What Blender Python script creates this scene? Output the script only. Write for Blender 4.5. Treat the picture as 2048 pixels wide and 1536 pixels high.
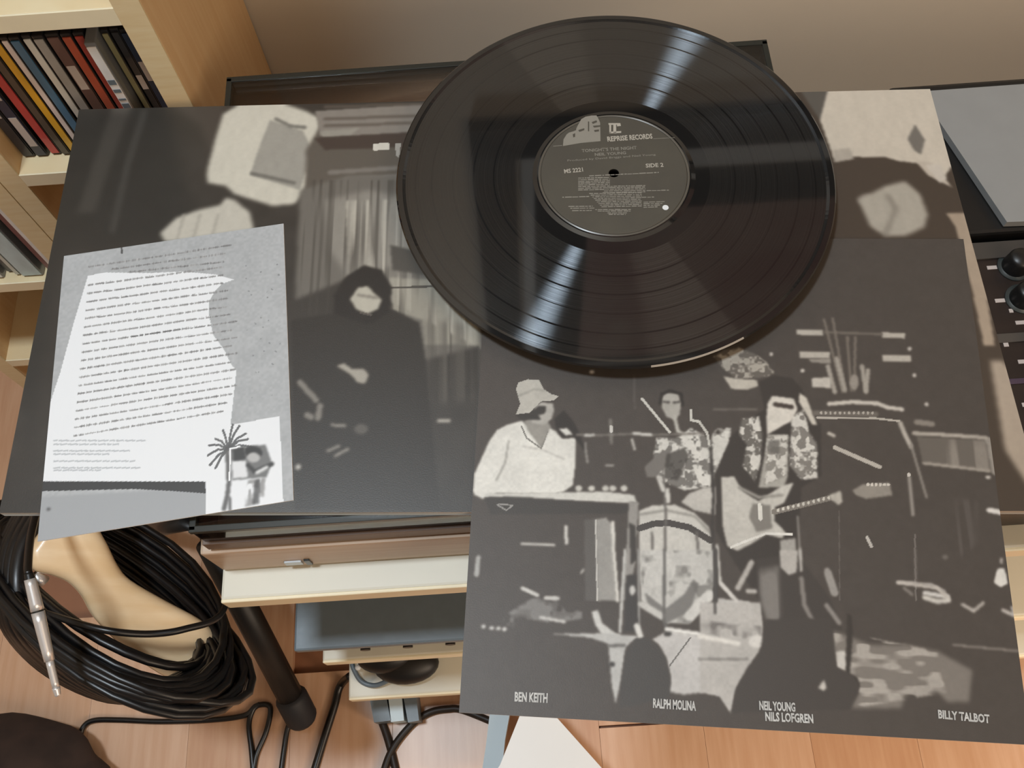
import bpy, bmesh, math, random
import numpy as np
from mathutils import Vector, Matrix

for o in list(bpy.data.objects): bpy.data.objects.remove(o, do_unlink=True)
C = bpy.context.scene.collection
sc = bpy.context.scene
rnd = random.Random(7)
ZS = 0.70            # height of the record sleeve above the floor (m); design units below are decimetres relative to it
F = 1854.31
CAM = np.array([3.18875, -1.61486, 5.41915])
EUL = (0.414117, 0.0341408, -0.058484)

# ------------------------------------------------------------------ camera, world, lights, exposure
def M(x, y=None, z=None):
    if y is None: x, y, z = x
    return Vector((x * .1, y * .1, ZS + z * .1))
cd = bpy.data.cameras.new('camera'); cam = bpy.data.objects.new('camera', cd); C.objects.link(cam)
cam.location = M(*CAM); cam.rotation_euler = EUL
cd.sensor_width = 36; cd.lens = 36 * F / 2048; cd.clip_start = .01
sc.camera = cam
w = bpy.data.worlds.new('world'); sc.world = w; w.use_nodes = True
w.node_tree.nodes['Background'].inputs[0].default_value = (.9, .85, .8, 1)
w.node_tree.nodes['Background'].inputs[1].default_value = .12
def area(name, loc, to, size, power, col, sy=None):
    l = bpy.data.lights.new(name, 'AREA'); l.energy = power; l.color = col; l.size = size
    if sy: l.shape = 'RECTANGLE'; l.size_y = sy
    o = bpy.data.objects.new(name, l); C.objects.link(o); o.location = loc
    o.rotation_euler = (Vector(to) - Vector(loc)).to_track_quat('-Z', 'Y').to_euler(); return o
area('ceiling_lamp_light', (-.12, .02, 2.40), (.1, .05, .5), .20, 21, (.81, .915, 1.0))
area('room_lamp_light', (1.6, -1.5, 1.9), (.5, .1, .5), 1.5, 20, (1.0, .80, .60), 1.0)
area('low_side_fill_light', (.88, -.50, .60), (.80, -.52, 0), .15, 3.2, (1.0, .80, .62))  # unseen warm fill light, added low down to brighten the floor at lower right
sc.view_settings.view_transform = 'Standard'; sc.view_settings.look = 'None'
sc.view_settings.gamma = 1; sc.view_settings.use_curve_mapping = False
sc.view_settings.exposure = 0.0

# ------------------------------------------------------------------ geometry of the view: pixel of the photograph -> point at a given height
cx_, sx_, cy_, sy_, cz_, sz_ = [f(a) for a in EUL for f in (math.cos, math.sin)]
RX = np.array([[1, 0, 0], [0, cx_, -sx_], [0, sx_, cx_]]); RY = np.array([[cy_, 0, sy_], [0, 1, 0], [-sy_, 0, cy_]]); RZ = np.array([[cz_, -sz_, 0], [sz_, cz_, 0], [0, 0, 1]])
RM = RZ @ RY @ RX
def ray(px, py): return RM @ np.array([(px - 1024) / F, -(py - 768) / F, -1.])
def P(px, py, z=0.):
    d = ray(px, py); t = (z - CAM[2]) / d[2]; return CAM + t * d
def PP(px, py, o, n):
    d = ray(px, py); t = np.dot(np.array(o) - CAM, n) / np.dot(d, n); return CAM + t * d
def pix(Q):
    d = (Q - CAM) @ RM; return 1024 + F * d[:, 0] / -d[:, 2], 768 - F * d[:, 1] / -d[:, 2]
def lin(c):
    c = np.asarray(c, float) / 255.; return np.where(c <= .04045, c / 12.92, ((c + .055) / 1.055) ** 2.4)

# ------------------------------------------------------------------ helpers
def tag(o, label=None, cat=None, group=None, kind=None):
    for k, v in (('label', label), ('category', cat), ('group', group), ('kind', kind)):
        if v: o[k] = v
    return o
def empty(name, loc, label, cat, group=None):
    o = bpy.data.objects.new(name, None); o.empty_display_size = .02; C.objects.link(o); o.location = loc
    return tag(o, label, cat, group)
def link(name, me, mat=None, parent=None):
    o = bpy.data.objects.new(name, me); C.objects.link(o)
    if mat and not me.materials: me.materials.append(mat)
    if parent:
        bpy.context.view_layer.update() if False else None
        o.parent = parent; o.matrix_parent_inverse = Matrix.Translation(parent_world(parent)).inverted() 
    return o
def parent_world(p):
    v = Vector(p.location)
    return v if p.parent is None else v * 0 + v if p.type == 'MESH' else v
def obj(name, bm, mat, parent=None, smooth=False):
    me = bpy.data.meshes.new(name); bm.normal_update(); bm.to_mesh(me); bm.free()
    if smooth: me.polygons.foreach_set('use_smooth', [True] * len(me.polygons))
    return link(name, me, mat, parent)
def box(bm, x0, x1, y0, y1, z0, z1, bev=0, rot=None):
    """axis box in dm"""
    vs = [bm.verts.new(M(x, y, z)) for z in (z0, z1) for x, y in ((x0, y0), (x1, y0), (x1, y1), (x0, y1))]
    fs = [bm.faces.new([vs[i] for i in f]) for f in ((3, 2, 1, 0), (4, 5, 6, 7), (0, 1, 5, 4), (1, 2, 6, 5), (2, 3, 7, 6), (3, 0, 4, 7))]
    if bev:
        es = list({e for f in fs for e in f.edges})
        bmesh.ops.bevel(bm, geom=es, offset=bev * .1, segments=2, affect='EDGES', profile=.6)
    return vs
def boxo(name, dims, mat, parent=None, bev=0.01):
    bm = bmesh.new(); box(bm, *dims, bev=bev); return obj(name, bm, mat, parent)
def prism(bm, pts, h):
    """pts: world vectors (top face); extruded down by vector h"""
    h = Vector(h); t = [bm.verts.new(p) for p in pts]; b = [bm.verts.new(Vector(p) + h) for p in pts]
    n = len(pts); f = bm.faces.new(t); g = bm.faces.new(b[::-1])
    for i in range(n): bm.faces.new((t[i], b[i], b[(i + 1) % n], t[(i + 1) % n]))
    bmesh.ops.recalc_face_normals(bm, faces=bm.faces[:]); return f
def catmull(p, per=8, closed=False):
    p = [np.array(q, float) for q in p]; out = []
    n = len(p)
    for i in range(n if closed else n - 1):
        g = lambda k: p[k % n] if closed else p[min(max(k, 0), n - 1)]
        a, b, c, d = g(i - 1), g(i), g(i + 1), g(i + 2)
        for k in range(per):
            t = k / per
            out.append(.5 * ((2 * b) + (-a + c) * t + (2 * a - 5 * b + 4 * c - d) * t * t + (-a + 3 * b - 3 * c + d) * t ** 3))
    if not closed: out.append(p[-1])
    return out
def tube(bm, path, r, seg=8, caps=True):
    """path in dm, r in dm or list"""
    P_ = [M(*q) for q in path]; n = len(P_); rings = []
    up = Vector((0, 0, 1)); nrm = None
    for i in range(n):
        t = (P_[min(i + 1, n - 1)] - P_[max(i - 1, 0)]).normalized()
        if nrm is None: nrm = (up - t * up.dot(t)); nrm = nrm.normalized() if nrm.length > .1 else t.orthogonal().normalized()
        else: nrm = (nrm - t * nrm.dot(t)).normalized()
        bn = t.cross(nrm); rr = (r[i] if hasattr(r, '__len__') else r) * .1
        rings.append([bm.verts.new(P_[i] + (nrm * math.cos(a) + bn * math.sin(a)) * rr) for a in [2 * math.pi * k / seg for k in range(seg)]])
    for i in range(n - 1):
        for k in range(seg): bm.faces.new((rings[i][k], rings[i][(k + 1) % seg], rings[i + 1][(k + 1) % seg], rings[i + 1][k]))
    if caps: bm.faces.new(rings[0][::-1]); bm.faces.new(rings[-1])
def lathe(bm, prof, cx, cy, z0, seg=96):
    """prof list of (r,z) in dm; axis vertical"""
    rings = []
    for r, z in prof:
        rings.append([bm.verts.new(M(cx + r * math.cos(2 * math.pi * k / seg), cy + r * math.sin(2 * math.pi * k / seg), z0 + z)) for k in range(seg)])
    for a, b in zip(rings, rings[1:]):
        for k in range(seg): bm.faces.new((a[k], b[k], b[(k + 1) % seg], a[(k + 1) % seg]))
    return rings

# ------------------------------------------------------------------ materials
def mat(name, col, rough=.5, metal=0, spec=.5, coat=0, noise=0, nscale=20, stretch=None, bump=0, col2=None, trans=0):
    m = bpy.data.materials.new(name); m.use_nodes = True; nt = m.node_tree; N = nt.nodes; L = nt.links
    b = N['Principled BSDF']; c = tuple(lin(col)) + (1,)
    b.inputs['Base Color'].default_value = c; b.inputs['Roughness'].default_value = rough; b.inputs['Metallic'].default_value = metal
    b.inputs['Specular IOR Level'].default_value = spec; b.inputs['Coat Weight'].default_value = coat
    if noise or col2 is not None or bump:
        tc = N.new('ShaderNodeTexCoord'); mp = N.new('ShaderNodeMapping'); nz = N.new('ShaderNodeTexNoise')
        if stretch: mp.inputs['Scale'].default_value = stretch
        nz.inputs['Scale'].default_value = nscale; nz.inputs['Detail'].default_value = 5
        L.new(tc.outputs['Object'], mp.inputs[0]); L.new(mp.outputs[0], nz.inputs['Vector'])
        mx = N.new('ShaderNodeMix'); mx.data_type = 'RGBA'
        c2 = tuple(lin(col2)) + (1,) if col2 is not None else tuple(v * (1 - noise) for v in c[:3]) + (1,)
        mx.inputs[6].default_value = c; mx.inputs[7].default_value = c2
        cr = N.new('ShaderNodeValToRGB'); cr.color_ramp.elements[0].position = .35; cr.color_ramp.elements[1].position = .65
        L.new(nz.outputs[0], cr.inputs[0]); L.new(cr.outputs[0], mx.inputs[0]); L.new(mx.outputs[2], b.inputs['Base Color'])
        if bump:
            bp = N.new('ShaderNodeBump'); bp.inputs['Strength'].default_value = bump; bp.inputs['Distance'].default_value = .002
            L.new(nz.outputs[0], bp.inputs['Height']); L.new(bp.outputs[0], b.inputs['Normal'])
    return m
m_wall = mat('wall_paint', (214, 205, 190), .85, noise=.04, nscale=6, bump=.05)
m_ceil = mat('ceiling_paint', (225, 218, 208), .9, noise=.03, nscale=4)
m_birch = mat('birch_veneer', (236, 218, 178), .45, col2=(230, 208, 164), nscale=6, stretch=(4, 4, 40))
m_birchside = mat('birch_panel', (232, 196, 148), .5, col2=(226, 186, 136), nscale=5, stretch=(6, 30, 2))
m_birchedge = mat('birch_edge_band', (247, 236, 204), .4, noise=.06, nscale=30)
m_shelftop = mat('pale_laminate', (222, 219, 203), .42, noise=.04, nscale=25)
m_plinth = mat('plinth_walnut_vinyl', (200, 178, 156), .4, col2=(190, 164, 140), nscale=6, stretch=(2, 30, 40))
m_deck = mat('deck_brown_metal', (150, 84, 62), .35, noise=.1)
m_black = mat('black_plastic', (30, 29, 28), .38, noise=.1, nscale=60)
m_blackedge = mat('smoked_acrylic_edge', (40, 42, 38), .25, noise=.05)
m_lowband = mat('brown_cover_band', (104, 84, 70), .4, noise=.1)
m_rubber = mat('black_rubber', (22, 21, 21), .45, noise=.2, nscale=50)
m_cable = mat('black_cable_sheath', (17, 16, 17), .36, noise=.2, nscale=80, spec=.6)
m_cable2 = mat('brown_black_flex', (42, 33, 27), .5, noise=.1)
m_amp = mat('blue_grey_painted_steel', (104, 117, 126), .4, noise=.06, nscale=90, bump=.1)
m_ampface = mat('brushed_dark_front', (92, 80, 72), .25, metal=.6, noise=.1, stretch=(1, 40, 40))
m_steel = mat('polished_steel', (240, 238, 236), .32, metal=.65, noise=.08, nscale=40)
m_silver = mat('silver_plastic', (190, 196, 200), .3, metal=.5, noise=.05)
m_grey = mat('grey_lid_plastic', (150, 151, 150), .5, noise=.04, nscale=50)
m_guitar = mat('clear_varnished_maple', (240, 212, 172), .32, coat=.9, col2=(230, 196, 150), nscale=5, stretch=(3, 14, 3))
m_white = mat('white_plastic', (232, 236, 238), .4, noise=.02)
m_paleblue = mat('pale_blue_plastic', (190, 208, 216), .4, noise=.03)
m_cover = mat('dark_cloth', (58, 42, 34), .9, noise=.4, nscale=30, bump=.4)
m_card = mat('sleeve_card_edge', (165, 170, 168), .7, noise=.2, nscale=90)
m_paper = mat('paper_edge', (225, 225, 222), .7, noise=.03)
m_markings = mat('white_marking_ink', (200, 190, 185), .5, noise=.05)
m_frame = mat('black_frame_lacquer', (9, 9, 10), .3, noise=.1)
m_passe = mat('grey_passepartout', (205, 208, 208), .8, noise=.05)
m_art = mat('brown_print', (150, 128, 116), .6, col2=(124, 80, 72), nscale=9)
m_caption = mat('white_caption_ink', (205, 205, 202), .6, noise=.25, nscale=300)
m_ink = mat('pale_label_ink', (178, 172, 160), .6, noise=.05)
m_hole = mat('shadow_black', (8, 8, 8), .6, noise=.05)

def print_mat(name, rough, spec):
    m = bpy.data.materials.new(name); m.use_nodes = True; nt = m.node_tree; b = nt.nodes['Principled BSDF']
    a = nt.nodes.new('ShaderNodeVertexColor'); a.layer_name = 'print'; nt.links.new(a.outputs[0], b.inputs['Base Color'])
    b.inputs['Roughness'].default_value = rough; b.inputs['Specular IOR Level'].default_value = spec
    nz = nt.nodes.new('ShaderNodeTexNoise'); nz.inputs['Scale'].default_value = 400
    bp = nt.nodes.new('ShaderNodeBump'); bp.inputs['Strength'].default_value = .06; bp.inputs['Distance'].default_value = .001
    nt.links.new(nz.outputs[0], bp.inputs['Height']); nt.links.new(bp.outputs[0], b.inputs['Normal'])
    return m
m_print = print_mat('printed_card', .42, .6)
m_printsheet = print_mat('printed_paper', .5, .5)

def smoked():
    m = bpy.data.materials.new('smoked_acrylic'); m.use_nodes = True; nt = m.node_tree; N = nt.nodes
    N.remove(N['Principled BSDF']); out = N['Material Output']
    t = N.new('ShaderNodeBsdfTransparent'); t.inputs[0].default_value = (.78, .70, .64, 1)
    g = N.new('ShaderNodeBsdfGlossy'); g.inputs['Roughness'].default_value = .08; g.inputs[0].default_value = (1, 1, 1, 1)
    fr = N.new('ShaderNodeFresnel'); fr.inputs[0].default_value = 1.5; mx = N.new('ShaderNodeMixShader')
    nt.links.new(fr.outputs[0], mx.inputs[0]); nt.links.new(t.outputs[0], mx.inputs[1]); nt.links.new(g.outputs[0], mx.inputs[2]); nt.links.new(mx.outputs[0], out.inputs[0])
    return m
m_smoke = smoked()

def vinyl(cx, cy):
    m = bpy.data.materials.new('pressed_vinyl_grooves'); m.use_nodes = True; nt = m.node_tree; N = nt.nodes; L = nt.links
    b = N['Principled BSDF']; b.inputs['Base Color'].default_value = (.010, .010, .010, 1)
    tc = N.new('ShaderNodeTexCoord'); ln = N.new('ShaderNodeVectorMath'); ln.operation = 'LENGTH'
    sx = N.new('ShaderNodeSeparateXYZ'); cb = N.new('ShaderNodeCombineXYZ'); L.new(tc.outputs['Object'], sx.inputs[0])
    L.new(sx.outputs[0], cb.inputs[0]); L.new(sx.outputs[1], cb.inputs[1]); L.new(cb.outputs[0], ln.inputs[0])
    cr = N.new('ShaderNodeValToRGB'); cr.color_ramp.interpolation = 'CONSTANT'
    mul = N.new('ShaderNodeMath'); mul.operation = 'MULTIPLY'; mul.inputs[1].default_value = 1 / .1505
    L.new(ln.outputs['Value'], mul.inputs[0]); L.new(mul.outputs[0], cr.inputs[0])
    # grooved bands (1) and smooth silences between the tracks (0)
    edges = [(0, 0), (.435, 1), (.545, 0), (.552, 1), (.64, 0), (.647, 1), (.735, 0), (.742, 1), (.83, 0), (.837, 1), (.905, 0), (.911, 1), (.968, 0)]
    r = cr.color_ramp; r.elements[0].position = 0; r.elements[0].color = (0, 0, 0, 1); r.elements[1].position = .435; r.elements[1].color = (1, 1, 1, 1)
    for p_, v in edges[2:]:
        e = r.elements.new(p_); e.color = (v, v, v, 1)
    an = N.new('ShaderNodeMath'); an.operation = 'MULTIPLY'; an.inputs[1].default_value = .88; L.new(cr.outputs[0], an.inputs[0])
    tg = N.new('ShaderNodeTangent'); tg.direction_type = 'RADIAL'; tg.axis = 'Z'
    # sum: grooved anisotropic gloss + mirror gloss of the flat lands
    g1 = N.new('ShaderNodeBsdfAnisotropic'); g1.inputs['Color'].default_value = (.46, .50, .54, 1); g1.inputs['Roughness'].default_value = .27
    L.new(an.outputs[0], g1.inputs['Anisotropy']); L.new(tg.outputs[0], g1.inputs['Tangent'])
    b.inputs['Roughness'].default_value = .05; b.inputs['IOR'].default_value = 1.78
    gm = N.new('ShaderNodeMath'); gm.operation = 'MULTIPLY'; gm.inputs[1].default_value = .16; L.new(cr.outputs[0], gm.inputs[0])
    nz = N.new('ShaderNodeTexNoise'); nz.noise_dimensions = '1D'; nz.inputs['Scale'].default_value = 900; nz.inputs['Detail'].default_value = 2; L.new(ln.outputs['Value'], nz.inputs['W'])
    mr = N.new('ShaderNodeMapRange'); mr.inputs[3].default_value = .15; mr.inputs[4].default_value = 1.0; L.new(nz.outputs[0], mr.inputs[0])
    m2 = N.new('ShaderNodeMath'); m2.operation = 'MULTIPLY'; L.new(gm.outputs[0], m2.inputs[0]); L.new(mr.outputs[0], m2.inputs[1])
    mx = N.new('ShaderNodeMixShader'); L.new(m2.outputs[0], mx.inputs[0]); L.new(b.outputs[0], mx.inputs[1]); L.new(g1.outputs[0], mx.inputs[2])
    L.new(mx.outputs[0], N['Material Output'].inputs[0])
    return m

# ------------------------------------------------------------------ printing on paper: a fine mesh grid that carries the ink colours
class Sheet:
    """quad: four corners (dm, order TL TR BR BL) of a flat sheet; colours are painted per grid point, addressed by photograph position"""
    def __init__(s, quad, nx, ny, base, seed):
        s.q = [np.array(c, float) for c in quad]; s.nx, s.ny = nx, ny
        u, v = np.meshgrid(np.linspace(0, 1, nx), np.linspace(0, 1, ny)); s.u, s.v = u, v
        Q = ((1 - u)[..., None] * (1 - v)[..., None] * s.q[0] + u[..., None] * (1 - v)[..., None] * s.q[1] + u[..., None] * v[..., None] * s.q[2] + (1 - u)[..., None] * v[..., None] * s.q[3])
        s.Q = Q; X, Y = pix(Q.reshape(-1, 3)); s.X, s.Y = X.reshape(ny, nx), Y.reshape(ny, nx)
        s.c = np.zeros((ny, nx, 3)) + np.array(base, float); s.r = np.random.RandomState(seed)
        s.mm = abs(s.X[ny // 2, nx // 2 + 1] - s.X[ny // 2, nx // 2])     # photograph pixels per cell
    def noise(s, fx, fy, seed=0):
        if fx == fy and fx < 130 and fx > 35: return .5 + .62 * ((s._n(fx, fy, seed) + s._n(fx * .55, fy * .55, seed + 99) + .6 * s._n(fx * 2.1, fy * 2.1, seed + 7)) / 2.6 - .5) * 1.9
        return s._n(fx, fy, seed)
    def _n(s, fx, fy, seed):
        r = np.random.RandomState(seed); g = r.rand(int(fy) + 3, int(fx) + 3)
        a, b = s.u * fx, s.v * fy; i, j = a.astype(int), b.astype(int); a -= i; b -= j; a = a * a * (3 - 2 * a); b = b * b * (3 - 2 * b)
        return (g[j, i] * (1 - a) + g[j, i + 1] * a) * (1 - b) + (g[j + 1, i] * (1 - a) + g[j + 1, i + 1] * a) * b
    def _blur(s, m, k):
        k = int(round(k / s.mm / 3.4))
        if k < 1: return m
        for _ in range(2):
            for ax in (0, 1):
                pad = [(0, 0), (0, 0)]; pad[ax] = (k + 1, k); c = np.cumsum(np.pad(m, pad, mode='edge'), axis=ax)
                m = (np.take(c, range(2 * k + 1, c.shape[ax]), axis=ax) - np.take(c, range(0, c.shape[ax] - 2 * k - 1), axis=ax)) / (2 * k + 1)
        return m
    def put(s, m, col, blur, alpha, tex):
        m = s._blur(m.astype(float), blur) * alpha
        col = np.array([col] * 3 if np.isscalar(col) else col, float)
        if tex: m = m * np.clip((s.noise(tex[0], tex[1], tex[2]) - tex[3]) * tex[4], 0, 1)
        s.c += (col - s.c) * m[..., None]
    def poly(s, pts, col, blur=2, alpha=1, tex=None):
        pts = np.array(pts, float); m = np.zeros(s.X.shape, bool); x0, y0 = pts.min(0); x1, y1 = pts.max(0)
        bb = (s.X >= x0) & (s.X <= x1) & (s.Y >= y0) & (s.Y <= y1); X, Y = s.X[bb], s.Y[bb]; r = np.zeros(X.shape, bool)
        for (ax, ay), (bx, by) in zip(pts, np.roll(pts, -1, 0)):
            if ay == by: continue
            r ^= ((ay > Y) != (by > Y)) & (X < (bx - ax) * (Y - ay) / (by - ay) + ax)
        m[bb] = r; s.put(m, col, blur, alpha, tex)
    def ell(s, cx, cy, rx, ry, col, ang=0, blur=2, alpha=1, tex=None):
        a = math.radians(ang); dx, dy = s.X - cx, s.Y - cy
        u = (dx * math.cos(a) + dy * math.sin(a)) / rx; v = (-dx * math.sin(a) + dy * math.cos(a)) / ry
        s.put(u * u + v * v < 1, col, blur, alpha, tex)
    def line(s, pts, wd, col, blur=1.5, alpha=1):
        pts = np.array(pts, float); m = np.zeros(s.X.shape, bool)
        for a, b in zip(pts, pts[1:]):
            x0, y0 = np.minimum(a, b) - wd; x1, y1 = np.maximum(a, b) + wd
            bb = (s.X >= x0) & (s.X <= x1) & (s.Y >= y0) & (s.Y <= y1); X, Y = s.X[bb], s.Y[bb]
            d = b - a; t = np.clip(((X - a[0]) * d[0] + (Y - a[1]) * d[1]) / max(d @ d, 1e-9), 0, 1)
            m[bb] |= np.hypot(X - a[0] - t * d[0], Y - a[1] - t * d[1]) < wd / 2
        s.put(m, col, blur, alpha, None)
    def build(s, name, thick, mt, parent, k=1.0, edge=(200, 200, 200), i0=0, i1=None, ink=.008):
        i1 = s.nx if i1 is None else i1; Q = s.Q[:, i0:i1]; c = np.clip(s.c[:, i0:i1], 0, 255); ny, nx = Q.shape[:2]
        V = Q.reshape(-1, 3) * .1 + [0, 0, ZS]; idx = np.arange(nx * ny).reshape(ny, nx)
        f = np.stack([idx[1:, :-1], idx[1:, 1:], idx[:-1, 1:], idx[:-1, :-1]], -1).reshape(-1, 4)
        # rim and underside
        loop = list(idx[0, :]) + list(idx[1:, -1]) + list(idx[-1, -2::-1]) + list(idx[-2:0:-1, 0]); loop = np.array(loop)
        n0 = len(V); top2 = V[loop] + 0; low = V[loop] - [0, 0, thick * .1]; n = len(loop)
        V = np.concatenate([V, top2, low]); a = n0 + np.arange(n); b = n0 + n + np.arange(n)
        side = np.stack([a, np.roll(a, -1), np.roll(b, -1), b], -1)[:, ::-1]
        me = bpy.data.meshes.new(name); tot = len(f) + len(side)
        faces = np.concatenate([f, side]).astype(np.int32)
        me.vertices.add(len(V)); me.vertices.foreach_set('co', V.ravel())
        bot = (n0 + n + np.arange(n))
        me.loops.add(tot * 4 + n); me.loops.foreach_set('vertex_index', np.concatenate([faces.ravel(), bot]).astype(np.int32))
        me.polygons.add(tot + 1); me.polygons.foreach_set('loop_start', np.arange(tot + 1) * 4)
        me.update(calc_edges=True); me.validate()
        at = me.color_attributes.new('print', 'FLOAT_COLOR', 'POINT')
        col = np.ones((len(V), 4)); col[:n0, :3] = np.clip(lin(c).reshape(-1, 3) * k - ink, .004, 1); col[n0:, :3] = lin(np.array(edge))
        at.data.foreach_set('color', col.astype(np.float32).ravel())
        return link(name, me, mt, parent)

def text_mesh(txt, pL, pR, z, hpx, bold=0, n=None):
    """flat letters as mesh on the plane at height z (dm), baseline from pL to pR (photograph positions), letters hpx tall there"""
    cu = bpy.data.curves.new('t', 'FONT'); cu.body = txt; cu.size = 1; cu.offset = bold; cu.resolution_u = 2
    o = bpy.data.objects.new('t', cu); C.objects.link(o); dg = bpy.context.evaluated_depsgraph_get(); dg.update()
    me = bpy.data.meshes.new_from_object(o.evaluated_get(dg)); bpy.data.objects.remove(o)
    co = np.array([v.co for v in me.vertices]); x0, x1 = co[:, 0].min(), co[:, 0].max(); y0, y1 = 0, .70
    A = P(*pL, z); B = P(*pR, z); T = P(pL[0], pL[1] - hpx, z); ex = (B - A) / (x1 - x0); e = (B - A) / np.linalg.norm(B - A)
    ey = np.array([-e[1], e[0], 0]) * np.linalg.norm(T - A) / (y1 - y0)
    for v in me.vertices:
        q = A + ex * (v.co.x - x0) + ey * v.co.y; v.co = M(q[0], q[1], z)
    return me

# ================================================================== STRUCTURE
tag(boxo('wall_back', (-16, 30, 5.38, 5.9, -7, 18), m_wall), kind='structure')
tag(boxo('wall_left', (-16.6, -16, -30, 5.9, -7, 18), m_wall), kind='structure')
tag(boxo('wall_right', (30, 30.6, -30, 5.9, -7, 18), m_wall), kind='structure')
tag(boxo('ceiling', (-16.6, 30.6, -30, 5.9, 18, 18.4), m_ceil), kind='structure')
floor = tag(boxo('floor', (-16.6, 30.6, -30, 5.9, -7.6, -7.12), mat('floor_underlay', (150, 104, 76), .6, noise=.1)), kind='structure')
woods = [mat('laminate_plank_%s' % n, c, .33, col2=c2, nscale=5, stretch=(22, 1.6, 1)) for n, c, c2 in
         (('a', (214, 176, 146), (204, 162, 130)), ('b', (208, 168, 136), (198, 154, 122)), ('c', (220, 184, 156), (210, 170, 140)))]
pm = {}
for i in range(-8, 12):
    off = (i * 3.7) % 12
    for j in range(-2, 1):
        bm = bmesh.new(); x0 = i * 1.3; y0 = -9 + off + j * 12 - 3
        a, b_ = max(y0, -11), min(y0 + 11.97, 5.36)
        if b_ - a < .3: continue
        box(bm, x0 + .0015, x0 + 1.2985, a, b_, -7.12, -7.0, bev=.002)
        obj('plank', bm, woods[(i * 5 + j * 7) % 3], floor)

# ================================================================== SHELF UNITS WITH COMPACT DISCS
def cd_unit(xl, xr, label):
    root = empty('media_shelf', M((xl + xr) / 2, 4.3, -7), label, 'shelf unit', 'birch shelf units in the corner')
    for a in (xl, xr - .19): boxo('side_panel', (a, a + .19, 3.345, 5.36, -7, 8.4), m_birchside, root, .01); 
    for a in (xl, xr - .19): boxo('front_edge_band', (a, a + .19, 3.33, 3.345, -7, 8.4), m_birch, root, .003)
    for k in range(-4, 6):
        z = .852 + k * 1.668
        if z < -7: continue
        s = boxo('shelf', (xl + .19, xr - .19, 3.345, 5.28, z - .149, z), m_birch, root, .004)
        boxo('front_edge', (xl + .19, xr - .19, 3.33, 3.345, z - .149, z), m_birchedge, s, .003)
    boxo('back_panel', (xl + .19, xr - .19, 5.28, 5.34, -7, 8.4), m_birchside, root, 0)
    return root
cd_unit(-1.049, .842, 'right-hand pale birch shelf unit of discs, its brown side next to the wall')
cd_unit(-2.95, -1.059, 'left-hand pale birch shelf unit of discs, cut off by the left picture edge')
cdm = {}
def cmat(c):
    if c not in cdm: cdm[c] = mat('disc_spine_%d_%d_%d' % c, tuple(min(245, v * 1.22 + 6) for v in c), .35, noise=.25, nscale=70, stretch=(1, 1, .3), coat=.3)
    return cdm[c]
m_case = mat('clear_case_plastic', (120, 122, 124), .15, noise=.1, coat=.5)
m_dcase = mat('dark_tray_plastic', (34, 33, 34), .3, noise=.1)
def cd(x, w, z, col, front, label, h=1.25, tray=m_dcase, lettering=None, lean=0, group='discs on the shelves'):
    x, w, front, h = 3.189 + (x - 3.189) * 1.0623, w * 1.06, -1.615 + (front + 1.615) * 1.0623, h * 1.045
    root = empty('compact_disc', M(x, front + .6, z), label, 'disc case', group)
    boxo('case', (x - w / 2 + .004, x + w / 2 - .004, front + .012, front + 1.42, z, z + h), tray, root, .01)
    s = boxo('spine', (x - w / 2 + .012, x + w / 2 - .012, front, front + .012, z + .03, z + h - .03), cmat(col), root, .003)
    if lettering:
        bm = bmesh.new()
        for a, b_ in lettering: box(bm, x - w * .3, x + w * .3, front - .003, front + .001, z + a, z + b_)
        obj('spine_title', bm, m_markings if sum(col) < 300 else m_amp, s)['kind'] = 'stuff'
    return root
z1 = .852 - 1.668
row = [(-.555, .10, (34, 36, 42), 'black-spined disc case, leftmost under the third shelf board', [(.5, .9)]),
       (-.45, .10, (22, 30, 52), 'navy disc case with pale title, second from the left post', [(.15, .5), (.7, .95)]),
       (-.34, .085, (168, 52, 52), 'crimson-spined disc case left of the brown gap and yellow one', None),
       (-.255, .075, (62, 54, 46), 'thin dark brown disc case between the crimson and yellow ones', None),
       (-.185, .075, (206, 150, 34), 'bright yellow-spined disc case, the only yellow one', None),
       (-.115, .06, (196, 186, 184), 'thin pinkish white disc case right of the yellow one', None),
       (-.045, .08, (58, 98, 128), 'steel-blue disc case between two pale ones', None),
       (.035, .07, (186, 188, 184), 'narrow chalk-white disc case right of the steel-blue one', None),
       (.115, .085, (142, 142, 140), 'mid-grey disc case beside the narrow chalk-white one', None),
       (.21, .10, (84, 62, 58), 'brown disc case with a pale streak left of the orange-red one', [(.1, .45), (.75, 1.0)]),
       (.305, .08, (158, 72, 50), 'orange-red disc case left of the dark red one', None),
       (.39, .08, (146, 54, 46), 'dark red disc case left of the protruding white one', [(.05, .35)]),
       (.565, .06, (118, 114, 84), 'olive-grey disc case right of the protruding white one', None),
       (.63, .07, (38, 38, 40), 'charcoal disc case second from the right post', [(.7, .85)]),
       (.715, .10, (26, 40, 62), 'navy-blue disc case, rightmost beside the post', [(.8, 1.0)])]
for x, wd, col, lab, let in row: cd(x, wd, z1, col, 3.2 + rnd.uniform(0, .02), lab, lettering=let)
cd(.485, .085, z1, (206, 212, 214), 3.10, 'white disc case with dark lettering sticking out past its row',
   lettering=[(.22 + k * .085, .22 + k * .085 + (.02, .035, .05)[k % 3]) for k in range(9)], tray=m_case)
z2 = .852 - 2 * 1.668
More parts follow.
